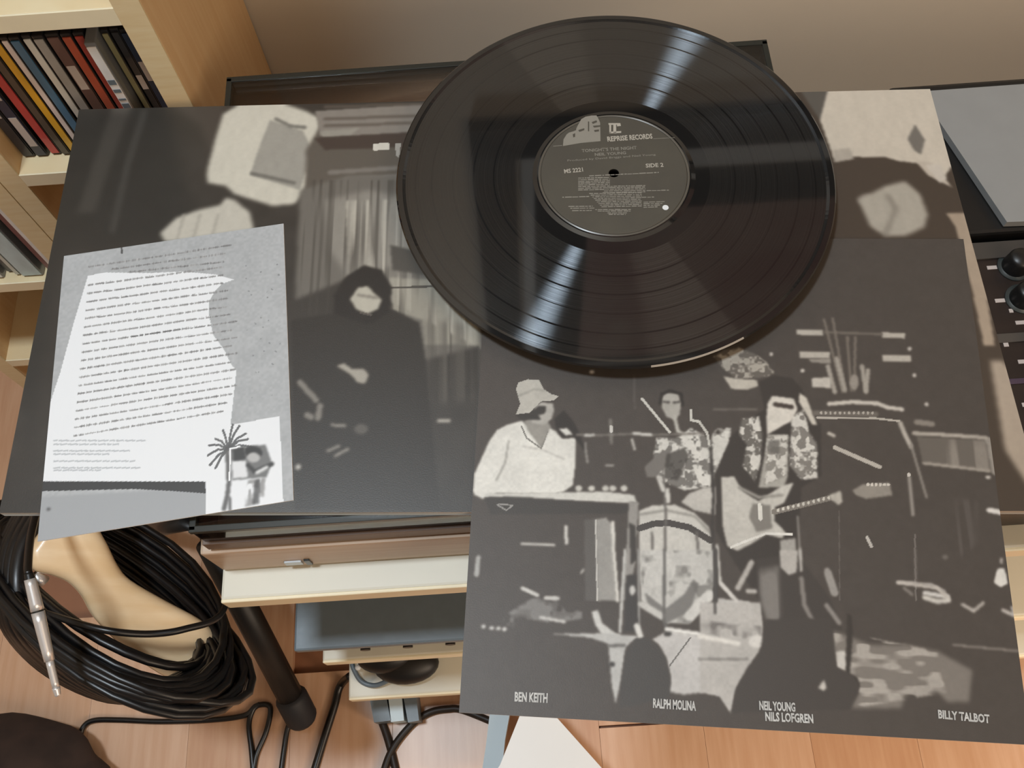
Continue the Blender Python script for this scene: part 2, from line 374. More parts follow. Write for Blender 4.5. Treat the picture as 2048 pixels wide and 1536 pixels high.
for x, wd, col, lab, fr, h in [(-1.035, .07, (214, 220, 228), 'slim white disc case against the double post', 3.08, 1.25),
                    (-1.125, .09, (96, 54, 60), 'maroon and black disc case right of the pale double one', 3.14, 1.2),
                    (-1.31, .20, (156, 176, 182), 'wide pale blue-grey double disc case', 3.10, 1.2),
                    (-1.45, .06, (170, 174, 168), 'thin light grey disc case left of the double one', 3.12, 1.22),
                    (-1.53, .07, (64, 66, 68), 'dark grey disc case in the lower left compartment', 3.16, 1.2),
                    (-1.62, .08, (200, 206, 210), 'white disc case at the far left, lower compartment', 3.10, 1.22)]:
    cd(x, wd, z2, col, fr, lab, h=h, tray=m_case if sum(col) > 400 else m_dcase)
for x, wd, col, lab in [(-1.06, .09, (70, 66, 60), 'dusky grey disc case on the lowest visible shelf, nearest the post'),
                        (-1.17, .10, (92, 54, 38), 'reddish brown disc case on the lowest visible shelf'),
                        (-1.28, .09, (150, 100, 52), 'ochre disc case on the lowest visible shelf')]:
    cd(x, wd, z2 - 1.668, col, 3.2, lab)
for x, wd, col, lab in [(-.22, .10, (60, 78, 92), 'blue-grey disc case at the top left corner, right end'),
                        (-.33, .10, (120, 120, 96), 'khaki disc case at the top left corner, left of the blue-grey one'),
                        (-.44, .10, (40, 44, 50), 'near-black disc case at the top left corner, third from right'),
                        (-.55, .10, (170, 168, 150), 'cream disc case at the top left corner, against the left post')]:
    cd(x, wd, .852, col, 3.42, lab)

# ================================================================== HI-FI RACK (wide, pale shelves)
rack = empty('hifi_rack', M(4, 1.6, -7), 'wide hi-fi rack with three pale laminate shelves under the record player', 'rack')
for z, yf, th, hid in ((-1.0, -.29, .2, 0), (-4.2, -.30, .2, 0), (-5.57, -.54, .2, 0)):
    s = boxo('shelf', (1.02, 11.0, yf + .02, 3.55, z - th, z), m_shelftop, rack, .02)
    boxo('front_edge', (1.02, 11.0, yf - .0, yf + .03, z - th, z - .008), m_birchedge, s, .012)
for x, y in ((5.75, .55), (10.6, .55), (1.3, 3.3), (10.6, 3.3)): boxo('upright', (x, x + .3, y, y + .2, -7, -1.2), m_silver, rack, .02)

# ------------------------------------------------------------------ record player
X0, X1 = 1.03, 5.35
tt = empty('turntable', M(3.2, 1.7, -1.0), 'brown record player with smoked lid, under the opened record sleeve', 'record player')
boxo('plinth', (X0, X1, -.07, 3.56, -.98, -.50), m_plinth, tt, .02)
for x in (1.3, 5.0):
    for y in (.2, 3.2):
        bm = bmesh.new(); lathe(bm, [(0, 0), (.16, 0), (.18, -.04), (0, -.04)], x, y, -.96, 20); obj('foot', bm, m_rubber, tt)
boxo('deck_plate', (X0 + .08, X1 - .08, .0, 3.48, -.5, -.47), m_deck, tt, .01)
bm = bmesh.new(); lathe(bm, [(0, .16), (1.48, .16), (1.52, .12), (1.52, 0), (0, 0)], 2.9, 1.75, -.47, 64); obj('platter', bm, m_rubber, tt, True)
bm = bmesh.new(); tube(bm, catmull([(4.85, 3.1, -.2), (4.87, 2.0, -.2), (4.6, 1.1, -.22), (4.4, .8, -.24)]), .05); obj('tonearm', bm, m_steel, tt, True)
bm = bmesh.new(); box(bm, 1.5, 1.62, -.085, -.068, -.9, -.82, .004); obj('maker_badge', bm, m_silver, tt)
bm = bmesh.new(); box(bm, 1.64, 1.68, -.085, -.068, -.92, -.8, .004); obj('pilot_lamp', bm, m_blackedge, tt)
cov = bpy.data.objects.new('dust_cover', None)
lx0, lx1, ly0, ly1, lz0, lz1 = 1.12, 5.24, -.03, 3.52, -.46, -.072
bm = bmesh.new(); t = .03
box(bm, lx0, lx1, ly0, ly1, lz1 - t, lz1); box(bm, lx0, lx1, ly0, ly0 + t, lz0, lz1 - t); box(bm, lx0, lx1, ly1 - t, ly1, lz0, lz1 - t)
box(bm, lx0, lx0 + t, ly0 + t, ly1 - t, lz0, lz1 - t); box(bm, lx1 - t, lx1, ly0 + t, ly1 - t, lz0, lz1 - t)
cov = obj('dust_cover', bm, m_smoke, tt)
for e in ((lx0 - .012, lx1 + .012, ly0 - .012, ly0 + .03, lz1 - .04, lz1 + .006), (lx0 - .012, lx1 + .012, ly1 - .035, ly1 + .012, lz1 - .05, lz1 + .006),
          (lx0 - .012, lx0 + .03, ly0, ly1, lz1 - .05, lz1 + .006), (lx1 - .03, lx1 + .012, ly0, ly1, lz1 - .05, lz1 + .006),
          (lx0 - .02, lx1 + .02, ly0 - .02, ly0 + .04, lz0 - .01, lz0 + .12)):
    boxo('cover_edge', e, m_blackedge if e[5] > -.3 else m_lowband, cov, .005)
for x in (1.7, 4.6): boxo('hinge', (x, x + .3, 3.5, 3.6, -.55, -.3), m_black, tt, .02)

# ------------------------------------------------------------------ black case with grey lid, control panel with knobs (right)
case = empty('equipment_case', M(8, 2.7, -1), 'black case with a flat grey lid behind the sleeve at the right', 'case')
boxo('body', (6.32, 11, 1.98, 3.40, -.98, -.55), m_black, case, .03)
bm = bmesh.new(); q = [(1838, 183), (2200, 157), (2250, 436), (2014, 444)]
prism(bm, [M(*P(a, b_, -.48)) for a, b_ in q], (0, 0, -.006)); obj('lid', bm, m_grey, case)
mix = empty('control_panel', M(8, .9, -1), 'dark brown-black mixing unit with ringed round knobs at the right edge', 'mixer')
body = boxo('body', (5.75, 11, -.12, 1.93, -.98, -.60), mat('mixer_panel', (46, 36, 32), .45, noise=.2, nscale=60), mix, .02)
boxo('top_strip', (5.78, 11, 1.78, 1.92, -.60, -.575), mat('mixer_trim', (74, 70, 66), .4, noise=.1), mix, .005)
boxo('divider_strip', (5.78, 11, 1.10, 1.17, -.60, -.59), mat('mixer_line', (84, 78, 72), .5, noise=.1), mix, .002)
boxo('divider_strip', (5.78, 11, .78, .82, -.60, -.59), mat('mixer_line_purple', (78, 62, 78), .5, noise=.1), mix, .002)
for px, py in [(2034, 527), (2050, 592), (2092, 700), (2110, 780), (2090, 520), (2108, 590), (2130, 860)]:
    c = P(px, py, -.55); r = .12
    k = bpy.data.objects
    bm = bmesh.new(); lathe(bm, [(0, .0), (r, 0), (r, .012), (0, .012)], c[0], c[1], -.60, 28); ring = obj('knob_ring', bm, mat('knob_collar', (70, 74, 72), .4, noise=.1), mix, True)
    bm = bmesh.new(); lathe(bm, [(r * .78, .012), (r * .72, .12), (r * .6, .15), (0, .15)], c[0], c[1], -.60, 28); obj('knob', bm, m_black, ring, True)
bm = bmesh.new()
for px, py, wpx in [(1972, 494, 16), (2016, 493, 5), (1984, 536, 20), (2000, 602, 20), (2022, 622, 8), (2040, 646, 18), (2044, 724, 16), (2052, 810, 16), (2012, 690, 10)]:
    a, b_ = P(px - wpx / 2, py, -.6), P(px + wpx / 2, py, -.6); box(bm, a[0], b_[0], a[1] - .015, a[1] + .015, -.60, -.597)
o = obj('panel_markings', bm, m_markings, mix); o['kind'] = 'stuff'

# ------------------------------------------------------------------ amplifier, headphones
amp = empty('amplifier', M(3.3, 1.6, -4.2), 'blue-grey amplifier on the middle shelf of the rack', 'amplifier')
boxo('housing', (1.10, 5.4, -.10, 3.2, -4.12, -2.95), m_amp, amp, .02)
boxo('top_cover', (1.07, 5.43, -.37, 3.2, -2.95, -2.85), m_amp, amp, .02)
fp = boxo('front_panel', (1.10, 5.4, -.18, -.10, -4.12, -2.96), m_ampface, amp, .02)
for k in range(7):
    bm = bmesh.new(); x = 1.5 + k * .42; tube(bm, [(x, -.18, -3.95), (x, -.24, -3.95)], .05, 16); obj('knob', bm, m_black, fp, False)
for x in (1.3, 5.1):
    for y in (0, 3): boxo('foot', (x, x + .2, y, y + .2, -4.2, -4.12), m_rubber, amp, .01)
hp = empty('headphones', M(1.9, -.1, -5.57), 'black headphones with thin band lying on the lowest rack shelf', 'headphones')
def hpx(px, py, z): return tuple(P(px, py, z))
bm = bmesh.new(); tube(bm, catmull([hpx(706, 1322, -5.5), hpx(706, 1334, -5.5), hpx(722, 1362, -5.5), hpx(748, 1371, -5.5), hpx(774, 1362, -5.45), hpx(786, 1350, -5.35)]), .028); obj('headband', bm, m_steel if False else m_amp, hp, True)
for (px, py, r, z) in ((812, 1328, .30, -5.40), (770, 1312, .26, -5.3)):
    c = P(px, py, z); bm = bmesh.new()
    bmesh.ops.create_uvsphere(bm, u_segments=24, v_segments=14, radius=1)
    for v in bm.verts: v.co = Vector((v.co.x * r * .1 * 1.25, v.co.y * r * .1 * .75, v.co.z * .017)) + M(*c)
    obj('ear_cushion', bm, m_rubber, hp, True)
bm = bmesh.new(); c = P(716, 1335, -5.45); bmesh.ops.create_uvsphere(bm, u_segments=12, v_segments=8, radius=.0035)
for v in bm.verts: v.co = v.co + M(*c)
obj('band_rivet', bm, m_white, hp, True)

# ================================================================== OPENED RECORD SLEEVE
TL, TR, BR, BL = P(158, 219, 0), P(1860, 178, 0), P(2090, 1022, 0), P(-2, 1026, 0)
S = Sheet([TL, TR, BR, BL], 901, 451, (62, 58, 53), 3)
n = (S.noise(60, 30, 5) - .5) * 6 + (S.noise(9, 6, 6) - .5) * 10; S.c += n[..., None]
S.poly([(225, 215), (262, 215), (220, 330), (190, 425), (155, 425), (185, 330)], (112, 106, 98), 22, .8)
S.poly([(150, 225), (330, 215), (400, 480), (130, 500), (60, 900), (40, 700)], (50, 49, 46), 40, .6)
S.line([(288, 225), (255, 330), (225, 460)], 14, (74, 72, 68), 14, .7)
S.poly([(350, 215), (450, 205), (430, 330), (400, 250)], (80, 74, 68), 25, .7)
# pale rounded blurred shape
S.poly([(446, 228), (482, 207), (566, 207), (612, 222), (648, 240), (626, 300), (612, 380), (590, 408), (545, 412), (468, 388), (452, 372), (415, 366), (413, 345), (430, 280)], (206, 202, 188), 11)
S.poly([(540, 240), (606, 262), (625, 300), (600, 380), (500, 350), (520, 290)], (160, 157, 148), 10)
S.line([(552, 238), (580, 252), (610, 255)], 7, (108, 106, 100), 6, .8)
S.line([(503, 347), (545, 356), (588, 366)], 7, (104, 102, 96), 6, .8)
S.poly([(320, 466), (352, 436), (395, 420), (440, 410), (452, 395), (470, 400), (500, 425), (512, 475), (330, 485)], (196, 192, 180), 12)
for x in (368, 400, 436): S.line([(x, 430), (x - 14, 480)], 6, (166, 162, 152), 8, .7)
# wooden door region
S.poly([(612, 300), (648, 240), (870, 210), (880, 330), (610, 420)], (96, 90, 82), 14)
S.poly([(630, 222), (880, 205), (880, 268), (640, 272)], (136, 130, 122), 5)
for y in (214, 238, 252): S.line([(650, y), (880, y - 8)], 6, (96, 88, 80), 4, .8)
S.line([(680, 202), (840, 198)], 6, (158, 150, 140), 4)
S.poly([(640, 262), (720, 256), (700, 272), (645, 274)], (152, 148, 138), 6)
S.poly([(628, 276), (860, 262), (858, 292), (650, 300)], (72, 62, 56), 5)
S.line([(660, 345), (790, 336)], 9, (124, 119, 112), 5); S.line([(690, 358), (800, 352)], 5, (140, 136, 128), 4)
S.poly([(746, 287), (778, 286), (778, 300), (747, 301)], (212, 208, 196), 2)
S.poly([(790, 286), (802, 286), (798, 315), (792, 312)], (170, 166, 158), 3)
S.poly([(600, 380), (700, 350), (840, 350), (900, 560), (972, 640), (965, 690), (850, 720), (790, 600), (690, 560), (590, 600)], (112, 108, 101), 14)
S.poly([(650, 400), (740, 380), (830, 400), (820, 520), (700, 560), (660, 500)], (152, 148, 139), 20, .8)
S.poly([(780, 555), (880, 560), (900, 600), (965, 650), (962, 690), (850, 690), (845, 640), (785, 620)], (152, 148, 136), 10)
S.poly([(600, 360), (960, 360), (965, 760), (845, 790), (600, 620)], (70, 66, 60), 4, .6, (260, 5, 11, .55, 2.4))
S.poly([(690, 400), (960, 400), (965, 700), (700, 560)], (196, 191, 178), 4, .75, (300, 6, 12, .5, 2.6))
S.poly([(780, 490), (870, 510), (850, 550), (785, 540)], (84, 80, 74), 5)
S.line([(784, 575), (900, 572)], 4, (84, 80, 74), 3)
S.poly([(850, 640), (966, 650), (962, 800), (860, 810)], (96, 92, 85), 18, .7, (220, 3, 13, .4, 2))
# seated figure, dark clothes (anonymous)
S.poly([(582, 640), (680, 625), (700, 610), (780, 618), (838, 645), (848, 700), (858, 800), (880, 1020), (590, 1020)], (52, 48, 43), 7)
S.poly([(668, 628), (668, 590), (690, 555), (728, 530), (764, 540), (784, 575), (778, 625), (740, 650)], (44, 40, 36), 5)
S.poly([(716, 575), (736, 572), (752, 590), (764, 600), (756, 618), (735, 628), (712, 618), (700, 598)], (186, 182, 168), 6)
S.line([(716, 590), (756, 596)], 5, (120, 114, 106), 4, .8); S.line([(722, 625), (742, 630)], 4, (92, 86, 80), 3)
S.poly([(673, 732), (688, 726), (704, 738), (728, 738), (738, 750), (730, 768), (715, 765), (700, 748)], (168, 163, 152), 4)
for a in ([(600, 765), (632, 800)], [(640, 812), (636, 836)], [(614, 830), (622, 834)]): S.line(a, 12, (150, 146, 138), 7, .8)
for a in ([(655, 902), (678, 892)], [(670, 912), (696, 898)], [(664, 850), (690, 852)]): S.line(a, 6, (166, 162, 154), 5, .8)
S.ell(596, 934, 6, 6, (180, 178, 172), 0, 4); S.line([(878, 842), (898, 841)], 7, (190, 186, 176), 4)
S.ell(722, 858, 14, 10, (92, 88, 82), 0, 10)
# right panel
S.poly([(1560, 180), (2110, 170), (2110, 1030), (960, 1030), (962, 640), (1500, 600)], (78, 69, 61), 10)
S.poly([(1600, 180), (1658, 182), (1652, 232), (1640, 240)], (96, 92, 86), 8)
S.poly([(1656, 178), (1862, 176), (1905, 330), (1890, 352), (1862, 330), (1830, 326), (1796, 322), (1770, 314), (1700, 314), (1668, 318), (1640, 240)], (208, 199, 184), 7)
S.poly([(1668, 300), (1700, 296), (1708, 318), (1668, 325)], (180, 172, 160), 6)
S.poly([(1815, 278), (1830, 248), (1850, 280), (1842, 310), (1828, 300)], (112, 108, 102), 10, .9)
S.poly([(1830, 320), (1862, 325), (1905, 375), (1890, 368), (1855, 350)], (196, 186, 172), 8)
S.poly([(1850, 330), (1880, 328), (1894, 358), (1880, 366)], (208, 200, 188), 7)
S.ell(1735, 400, 18, 12, (140, 132, 124), 0, 14)
S.poly([(1716, 398), (1740, 388), (1770, 372), (1810, 362), (1840, 388), (1856, 430), (1848, 455), (1810, 472), (1770, 472), (1740, 452)], (176, 170, 158), 16)
S.line([(1776, 392), (1792, 418), (1770, 470)], 10, (132, 126, 116), 12, .7)
S.poly([(1892, 426), (1930, 425), (1975, 600), (1990, 692), (1968, 692), (1940, 560), (1912, 455)], (172, 156, 138), 7)
S.poly([(1980, 722), (2008, 722), (2055, 880), (2075, 1000), (2010, 900)], (176, 162, 146), 14)
fb = S._n(160, 40, 94) * .5 + S._n(320, 160, 95) * .3 + S._n(24, 12, 96) * .2; lum = np.clip((S.c.mean(2) - 85) / 60, 0, 1)[..., None]; S.c *= 1 + lum * (fb[..., None] - .5) * .07
sl = empty('record_sleeve', M(3.1, 1.5, 0), 'opened black-and-white gatefold record sleeve lying on the record player lid', 'record sleeve')
mid = 451
S.build('left_panel', .065, m_print, sl, .96, (170, 174, 172), 0, mid)
S.build('right_panel', .065, m_print, sl, .96, (170, 160, 148), mid - 1, None)

# ================================================================== LARGE PRINTED SHEET (stage photograph)
ZB = .012
q2 = [P(977, 475, ZB), P(1927, 478, ZB), P(2062, 1490, ZB), P(918, 1425, ZB)]
B = Sheet(q2, 621, 621, (76, 70, 65), 9)
B.c += ((B.noise(90, 90, 1) - .5) * 5)[..., None]
c4 = lambda L: [(900 + x / 3.0717, 700 + y / 3.0717) for x, y in L]
c5 = lambda L: [(1400 + x / 2.56, 600 + y / 2.56) for x, y in L]
c6 = lambda L: [(900 + x / 3.413, 1100 + y / 3.413) for x, y in L]
c7 = lambda L: [(1400 + x / 3.16, 1100 + y / 3.16) for x, y in L]
W_ = (222, 221, 214)
def mot(L, base, hi, seed, f=110, thr=.5):
    B.poly(L, base, 4); B.poly(L, hi, 3, 1, (f, f, seed, thr, 6))
# left musician
B.poly(c4([(140, 860), (150, 760), (200, 650), (240, 560), (290, 490), (350, 460), (440, 435), (490, 470), (560, 600), (600, 470), (650, 500), (690, 545), (775, 540), (770, 700), (755, 830), (700, 870), (640, 885), (290, 880), (200, 915), (150, 890)]), W_, 3)
B.line(c4([(360, 560), (340, 690), (285, 800)]), 3, (150, 148, 142), 3); B.line(c4([(440, 470), (470, 540), (560, 605), (600, 500)]), 3, (120, 118, 112), 2)
B.line(c4([(440, 590), (560, 610), (700, 670)]), 2.5, (180, 178, 172), 3)
B.poly(c4([(455, 440), (520, 400), (600, 440), (620, 470), (560, 600), (480, 500)]), (150, 147, 140), 4)
B.poly(c4([(520, 350), (560, 320), (632, 330), (640, 370), (625, 420), (580, 460), (500, 450)]), (178, 175, 168), 3)
B.poly(c4([(405, 395), (490, 385), (540, 345), (590, 345), (585, 390), (545, 400), (560, 430), (500, 430), (430, 425)]), (60, 56, 52), 4)
B.poly(c4([(405, 240), (420, 200), (480, 180), (545, 182), (575, 240), (620, 270), (668, 285), (640, 310), (560, 315), (490, 385), (405, 395), (432, 330)]), (186, 183, 174), 2)
B.line(c4([(425, 280), (520, 240), (580, 250)]), 4, (158, 155, 147), 5)
B.poly(c4([(640, 420), (700, 370), (760, 440), (800, 520), (840, 640), (760, 530), (690, 540), (650, 480)]), (52, 47, 43), 7)
B.poly(c4([(670, 485), (720, 480), (755, 520), (710, 525)]), W_, 3)
# table with instrument
B.poly(c4([(215, 880), (960, 870), (1130, 890), (1150, 940), (600, 925), (220, 905)]), (206, 205, 198), 3)
B.poly(c4([(210, 905), (400, 900), (1100, 950), (1100, 1005), (250, 1010)]), (66, 62, 58), 3)
for x in (790, 870, 955, 1000, 1070): B.ell(*c4([(x, 850)])[0], 7, 6, (200, 198, 190), 0, 3)
B.line(c4([(290, 950), (345, 985), (385, 955), (300, 945)]), 3, (150, 148, 144), 2)
B.poly(c4([(1100, 930), (1160, 935), (1150, 1100), (1140, 1300), (1090, 1540), (1045, 1540), (1085, 1200)]), (150, 147, 142), 4)
B.poly(c4([(1100, 1060), (1140, 1080), (1150, 1290), (1110, 1320)]), (66, 62, 58), 5)
B.poly(c4([(825, 1045), (895, 1035), (905, 1540), (830, 1540)]), (92, 88, 84), 4)
B.poly(c4([(892, 1040), (960, 1030), (1012, 1090), (1002, 1250), (1022, 1540), (905, 1540)]), (152, 150, 145), 5)
B.line(c4([(1000, 1060), (1005, 1230), (1030, 1540)]), 7, (214, 212, 205), 4); B.line(c4([(895, 1045), (905, 1540)]), 3, (190, 188, 182), 2)
B.line(c4([(440, 1192), (640, 1200)]), 5, (196, 194, 188), 3); B.line(c4([(712, 1085), (715, 1185)]), 7, (208, 206, 200), 3)
B.line(c4([(170, 1280), (160, 1380)]), 7, (176, 174, 170), 5, .8); B.line(c4([(450, 1465), (535, 1505)]), 5, (206, 204, 198), 3); B.line(c4([(590, 1520), (650, 1525)]), 6, (200, 198, 192), 4)
B.line(c4([(805, 1370), (820, 1350)]), 4, (190, 188, 182), 3); B.ell(*c4([(872, 135)])[0], 5, 4, (200, 196, 190), 0, 3)
B.line(c4([(1130, 160), (1135, 360)]), 3, (96, 90, 85), 4)
# drummer and drums
mot(c4([(1270, 540), (1400, 540), (1480, 480), (1620, 560), (1700, 480), (1725, 500), (1650, 700), (1600, 840), (1440, 860), (1290, 800), (1250, 650)]), (120, 117, 112), (212, 210, 203), 21, 105, .42)
B.poly(c4([(1195, 720), (1290, 630), (1360, 600), (1350, 700), (1260, 780), (1210, 780)]), (118, 114, 109), 6)
B.poly(c4([(1330, 640), (1440, 600), (1470, 650), (1400, 800), (1310, 790)]), (66, 62, 58), 5, .8)
B.poly(c4([(1300, 290), (1330, 265), (1400, 268), (1420, 330), (1410, 400), (1380, 430), (1330, 410), (1300, 350)]), (176, 173, 165), 3)
B.line(c4([(1312, 318), (1345, 322)]), 4, (70, 66, 62), 3); B.line(c4([(1375, 322), (1408, 320)]), 4, (70, 66, 62), 3)
B.line(c4([(1290, 330), (1300, 270), (1350, 250), (1420, 270), (1430, 340)]), 5, (48, 44, 41), 3)
B.line(c4([(1180, 300), (1350, 505)]), 5, (206, 204, 196), 2); B.line(c4([(1380, 410), (1400, 500), (1440, 520)]), 7, (190, 188, 180), 3)
B.line(c4([(780, 520), (880, 525), (1130, 515), (1235, 522), (1560, 512)]), 4, (118, 113, 107), 3); B.line(c4([(1130, 512), (1235, 522)]), 6, (198, 196, 190), 3); B.line(c4([(832, 525), (880, 522)]), 6, (190, 188, 182), 3)
B.line(c4([(985, 430), (992, 570)]), 6, (130, 126, 120), 3, .8); B.line(c4([(990, 470), (990, 500)]), 6, (206, 204, 198), 2); B.line(c4([(1118, 550), (1135, 610)]), 5, (186, 184, 178), 3)
B.line(c4([(832, 570), (834, 620), (845, 690)]), 4, (150, 147, 142), 3); B.line(c4([(960, 710), (1000, 708)]), 5, (150, 147, 142), 3)
B.poly(c4([(1610, 520), (1640, 485), (1728, 480), (1720, 560), (1640, 760), (1610, 700)]), (206, 204, 197), 4, 1, (80, 80, 31, .25, 4))
B.poly(c4([(1420, 935), (1470, 880), (1560, 845), (1700, 835), (1843, 835), (1843, 960), (1700, 1005), (1620, 1012), (1500, 985)]), (190, 187, 180), 3)
B.poly(c4([(1160, 990), (1240, 955), (1380, 950), (1500, 1000), (1590, 1090), (1615, 1170), (1620, 1400), (1560, 1540), (1200, 1540), (1165, 1400)]), (200, 198, 191), 4)
B.line(c4([(1165, 1095), (1250, 1068), (1340, 1062), (1470, 1090), (1600, 1170)]), 13, (74, 70, 67), 2)
B.line(c4([(1170, 1010), (1330, 985), (1500, 1020), (1600, 1120)]), 5, (130, 127, 121), 4, .7)
B.poly(c4([(1170, 1350), (1600, 1300), (1600, 1540), (1200, 1540)]), (140, 137, 131), 8, .7, (60, 60, 33, .45, 4))
for a in ([(1310, 780), (1325, 1000), (1315, 1540)], [(1240, 1120), (1245, 1400)], [(1515, 1120), (1530, 1300)]): B.line(c4(a), 5, (104, 100, 96), 3)
B.line(c4([(1480, 370), (1480, 430), (1530, 440), (1580, 510), (1600, 620)]), 5, (200, 198, 190), 2)
B.line(c4([(1600, 600), (1620, 900), (1610, 1080), (1640, 1540)]), 6, (64, 60, 57), 3)
B.line(c4([(1335, 860), (1340, 930)]), 9, (200, 198, 192), 3); B.line(c4([(1280, 780), (1310, 860)]), 9, (196, 194, 188), 3)
B.line(c4([(1640, 1200), (1660, 1430), (1740, 1520)]), 6, (190, 188, 182), 4)
# curly haired figure behind
mot(c5([(70, 290), (120, 255), (200, 245), (280, 275), (340, 320), (380, 370), (350, 390), (300, 400), (180, 400), (120, 350)]), (104, 98, 91), (172, 166, 155), 41, 95, .45)
B.poly(c5([(120, 390), (170, 400), (290, 410), (300, 440), (240, 460), (160, 455)]), (190, 184, 172), 4)
# guitarist (anonymous)
B.poly(c5([(300, 420), (380, 385), (470, 400), (520, 450), (560, 560), (620, 640), (620, 900), (520, 960), (500, 1300), (520, 1536), (300, 1536), (150, 1300), (80, 1180), (80, 880), (160, 700), (250, 610), (330, 560)]), (62, 57, 53), 5)
mot(c5([(215, 610), (300, 595), (320, 700), (310, 830), (280, 930), (220, 850), (240, 740), (200, 690)]), (110, 106, 100), (214, 211, 203), 43, 120, .42)
B.poly(c5([(345, 690), (450, 690), (450, 900), (430, 960), (300, 960), (330, 800)]), (168, 165, 157), 4)
mot(c5([(345, 700), (450, 690), (440, 900), (330, 950)]), (140, 136, 129), (206, 203, 195), 44, 120, .4)
mot(c5([(470, 600), (530, 560), (560, 680), (600, 740), (600, 910), (520, 920), (460, 850)]), (128, 124, 118), (206, 203, 195), 47, 120, .4)
B.poly(c5([(345, 530), (370, 490), (480, 505), (500, 560), (470, 620), (430, 640), (345, 690), (340, 610)]), (214, 209, 199), 3)
B.line(c5([(385, 535), (470, 548)]), 9, (70, 62, 57), 3)
B.poly(c5([(510, 475), (545, 500), (600, 640), (575, 640), (530, 560), (505, 520)]), (206, 200, 188), 3)
B.poly(c5([(350, 720), (410, 715), (405, 790), (345, 780)]), (100, 97, 92), 5, .8)
B.poly(c5([(110, 905), (175, 905), (220, 980), (300, 1030), (420, 950), (480, 935), (430, 1040), (385, 1060), (380, 1130), (440, 1190), (420, 1220), (340, 1200), (260, 1250), (190, 1285), (140, 1260), (115, 1150)]), (196, 193, 185), 4)
B.poly(c5([(270, 1040), (360, 1050), (370, 1170), (290, 1190), (250, 1110)]), (112, 108, 102), 5, .8)
B.line(c5([(305, 1050), (310, 1120)]), 8, (216, 214, 206), 2); B.line(c5([(200, 960), (300, 1010), (420, 1000)]), 6, (150, 147, 140), 4)
B.line(c5([(160, 1265), (260, 1225), (340, 1195), (470, 1200)]), 5, (222, 220, 213), 2)
B.line(c5([(380, 1085), (680, 1010)]), 11, (128, 122, 114), 2)
for k in range(11): B.ell(*c5([(400 + k * 26, 1076 - k * 6.4)])[0], 2.5, 3.5, (206, 202, 192), 0, 1.5)
B.poly(c5([(660, 1000), (720, 975), (730, 1030), (710, 1050), (670, 1020)]), (186, 181, 171), 4)
B.poly(c5([(780, 975), (830, 945), (970, 935), (985, 1000), (850, 1018), (800, 1000)]), (146, 140, 131), 4)
for k in range(6): B.ell(*c5([(860 + k * 21, 945)])[0], 3, 3, (206, 200, 190), 0, 2)
B.poly(c5([(410, 1230), (490, 1220), (490, 1420), (420, 1400)]), (176, 173, 167), 5, .9)
B.line(c5([(500, 1110), (520, 1400)]), 4, (150, 146, 140), 3)
B.line(c5([(70, 560), (290, 560)]), 4, (108, 102, 96), 3)
# stage furniture on the right
for a, b_ in (((495, 150), (630, 182)), ((930, 165), (1050, 197)), ((510, 262), (665, 300)), ((932, 280), (1080, 318))):
    B.poly(c5([a, (b_[0], a[1] + 5), b_, (a[0] + 2, b_[1] - 4)]), (188, 182, 171), 3)
B.poly(c5([(555, 300), (670, 300), (670, 325), (570, 320)]), (150, 144, 135), 4); B.line(c5([(640, 165), (930, 175)]), 5, (110, 103, 95), 4)
for a in ([(635, 100), (730, 470)], [(680, 95), (745, 470)], [(755, 190), (775, 465)], [(795, 190), (790, 465)]): B.line(c5(a), 5, (124, 116, 107), 3, .9)
for a in ([(655, 340), (690, 470)], [(830, 340), (850, 470)], [(700, 300), (740, 460)], [(860, 360), (850, 460)]): B.line(c5(a), 9, (170, 164, 154), 4, .9)
B.poly(c5([(572, 400), (665, 395), (672, 452), (575, 445)]), (196, 190, 180), 4); B.ell(*c5([(790, 420)])[0], 9, 15, (150, 143, 134), 0, 5)
for x, y in ((525, 362), (1098, 385), (365, 277), (1073, 250), (1160, 535)): B.ell(*c5([(x, y)])[0], 4, 4, (196, 190, 182), 0, 3)
B.line(c5([(660, 532), (780, 522), (910, 530), (960, 550), (1035, 560)]), 8, (200, 194, 184), 3)
B.line(c5([(590, 580), (900, 585)]), 11, (110, 104, 97), 3)
for k in range(12): B.ell(*c5([(620 + k * 24, 578)])[0], 2.4, 3, (176, 170, 160), 0, 1.5)
B.line(c5([(600, 602), (900, 606), (1020, 620)]), 4, (184, 178, 168), 2)
B.line(c5([(1025, 630), (1050, 690), (1080, 750)]), 9, (176, 170, 161), 3); B.line(c5([(1080, 740), (1160, 1010)]), 5, (140, 134, 127), 3)
B.line(c5([(690, 755), (920, 855)]), 8, (186, 180, 170), 2); B.line(c5([(660, 683), (685, 695)]), 7, (186, 180, 170), 3)
B.poly(c5([(1110, 700), (1480, 720), (1500, 880), (1140, 830)]), (104, 98, 91), 5)
B.poly(c5([(1110, 700), (1480, 720), (1500, 880), (1140, 830)]), (146, 139, 130), 5, .8, (70, 8, 51, .5, 3))
B.line(c5([(1095, 682), (1280, 692), (1460, 705), (1500, 740), (1590, 880)]), 8, (170, 163, 153), 3); B.line(c5([(1145, 835), (1480, 875)]), 6, (160, 153, 143), 3)
B.line(c5([(1110, 625), (1190, 635)]), 11, (150, 143, 134), 5, .8); B.line(c5([(1480, 720), (1510, 880)]), 12, (150, 144, 136), 5)
B.poly(c5([(1290, 1010), (1420, 1030), (1420, 1250), (1320, 1330)]), (94, 88, 84), 14, .7, (100, 6, 52, .4, 3))
B.line(c5([(1072, 910), (1090, 1100)]), 7, (150, 144, 137), 3); B.ell(*c5([(1070, 895)])[0], 4, 4, (196, 190, 182), 0, 2)
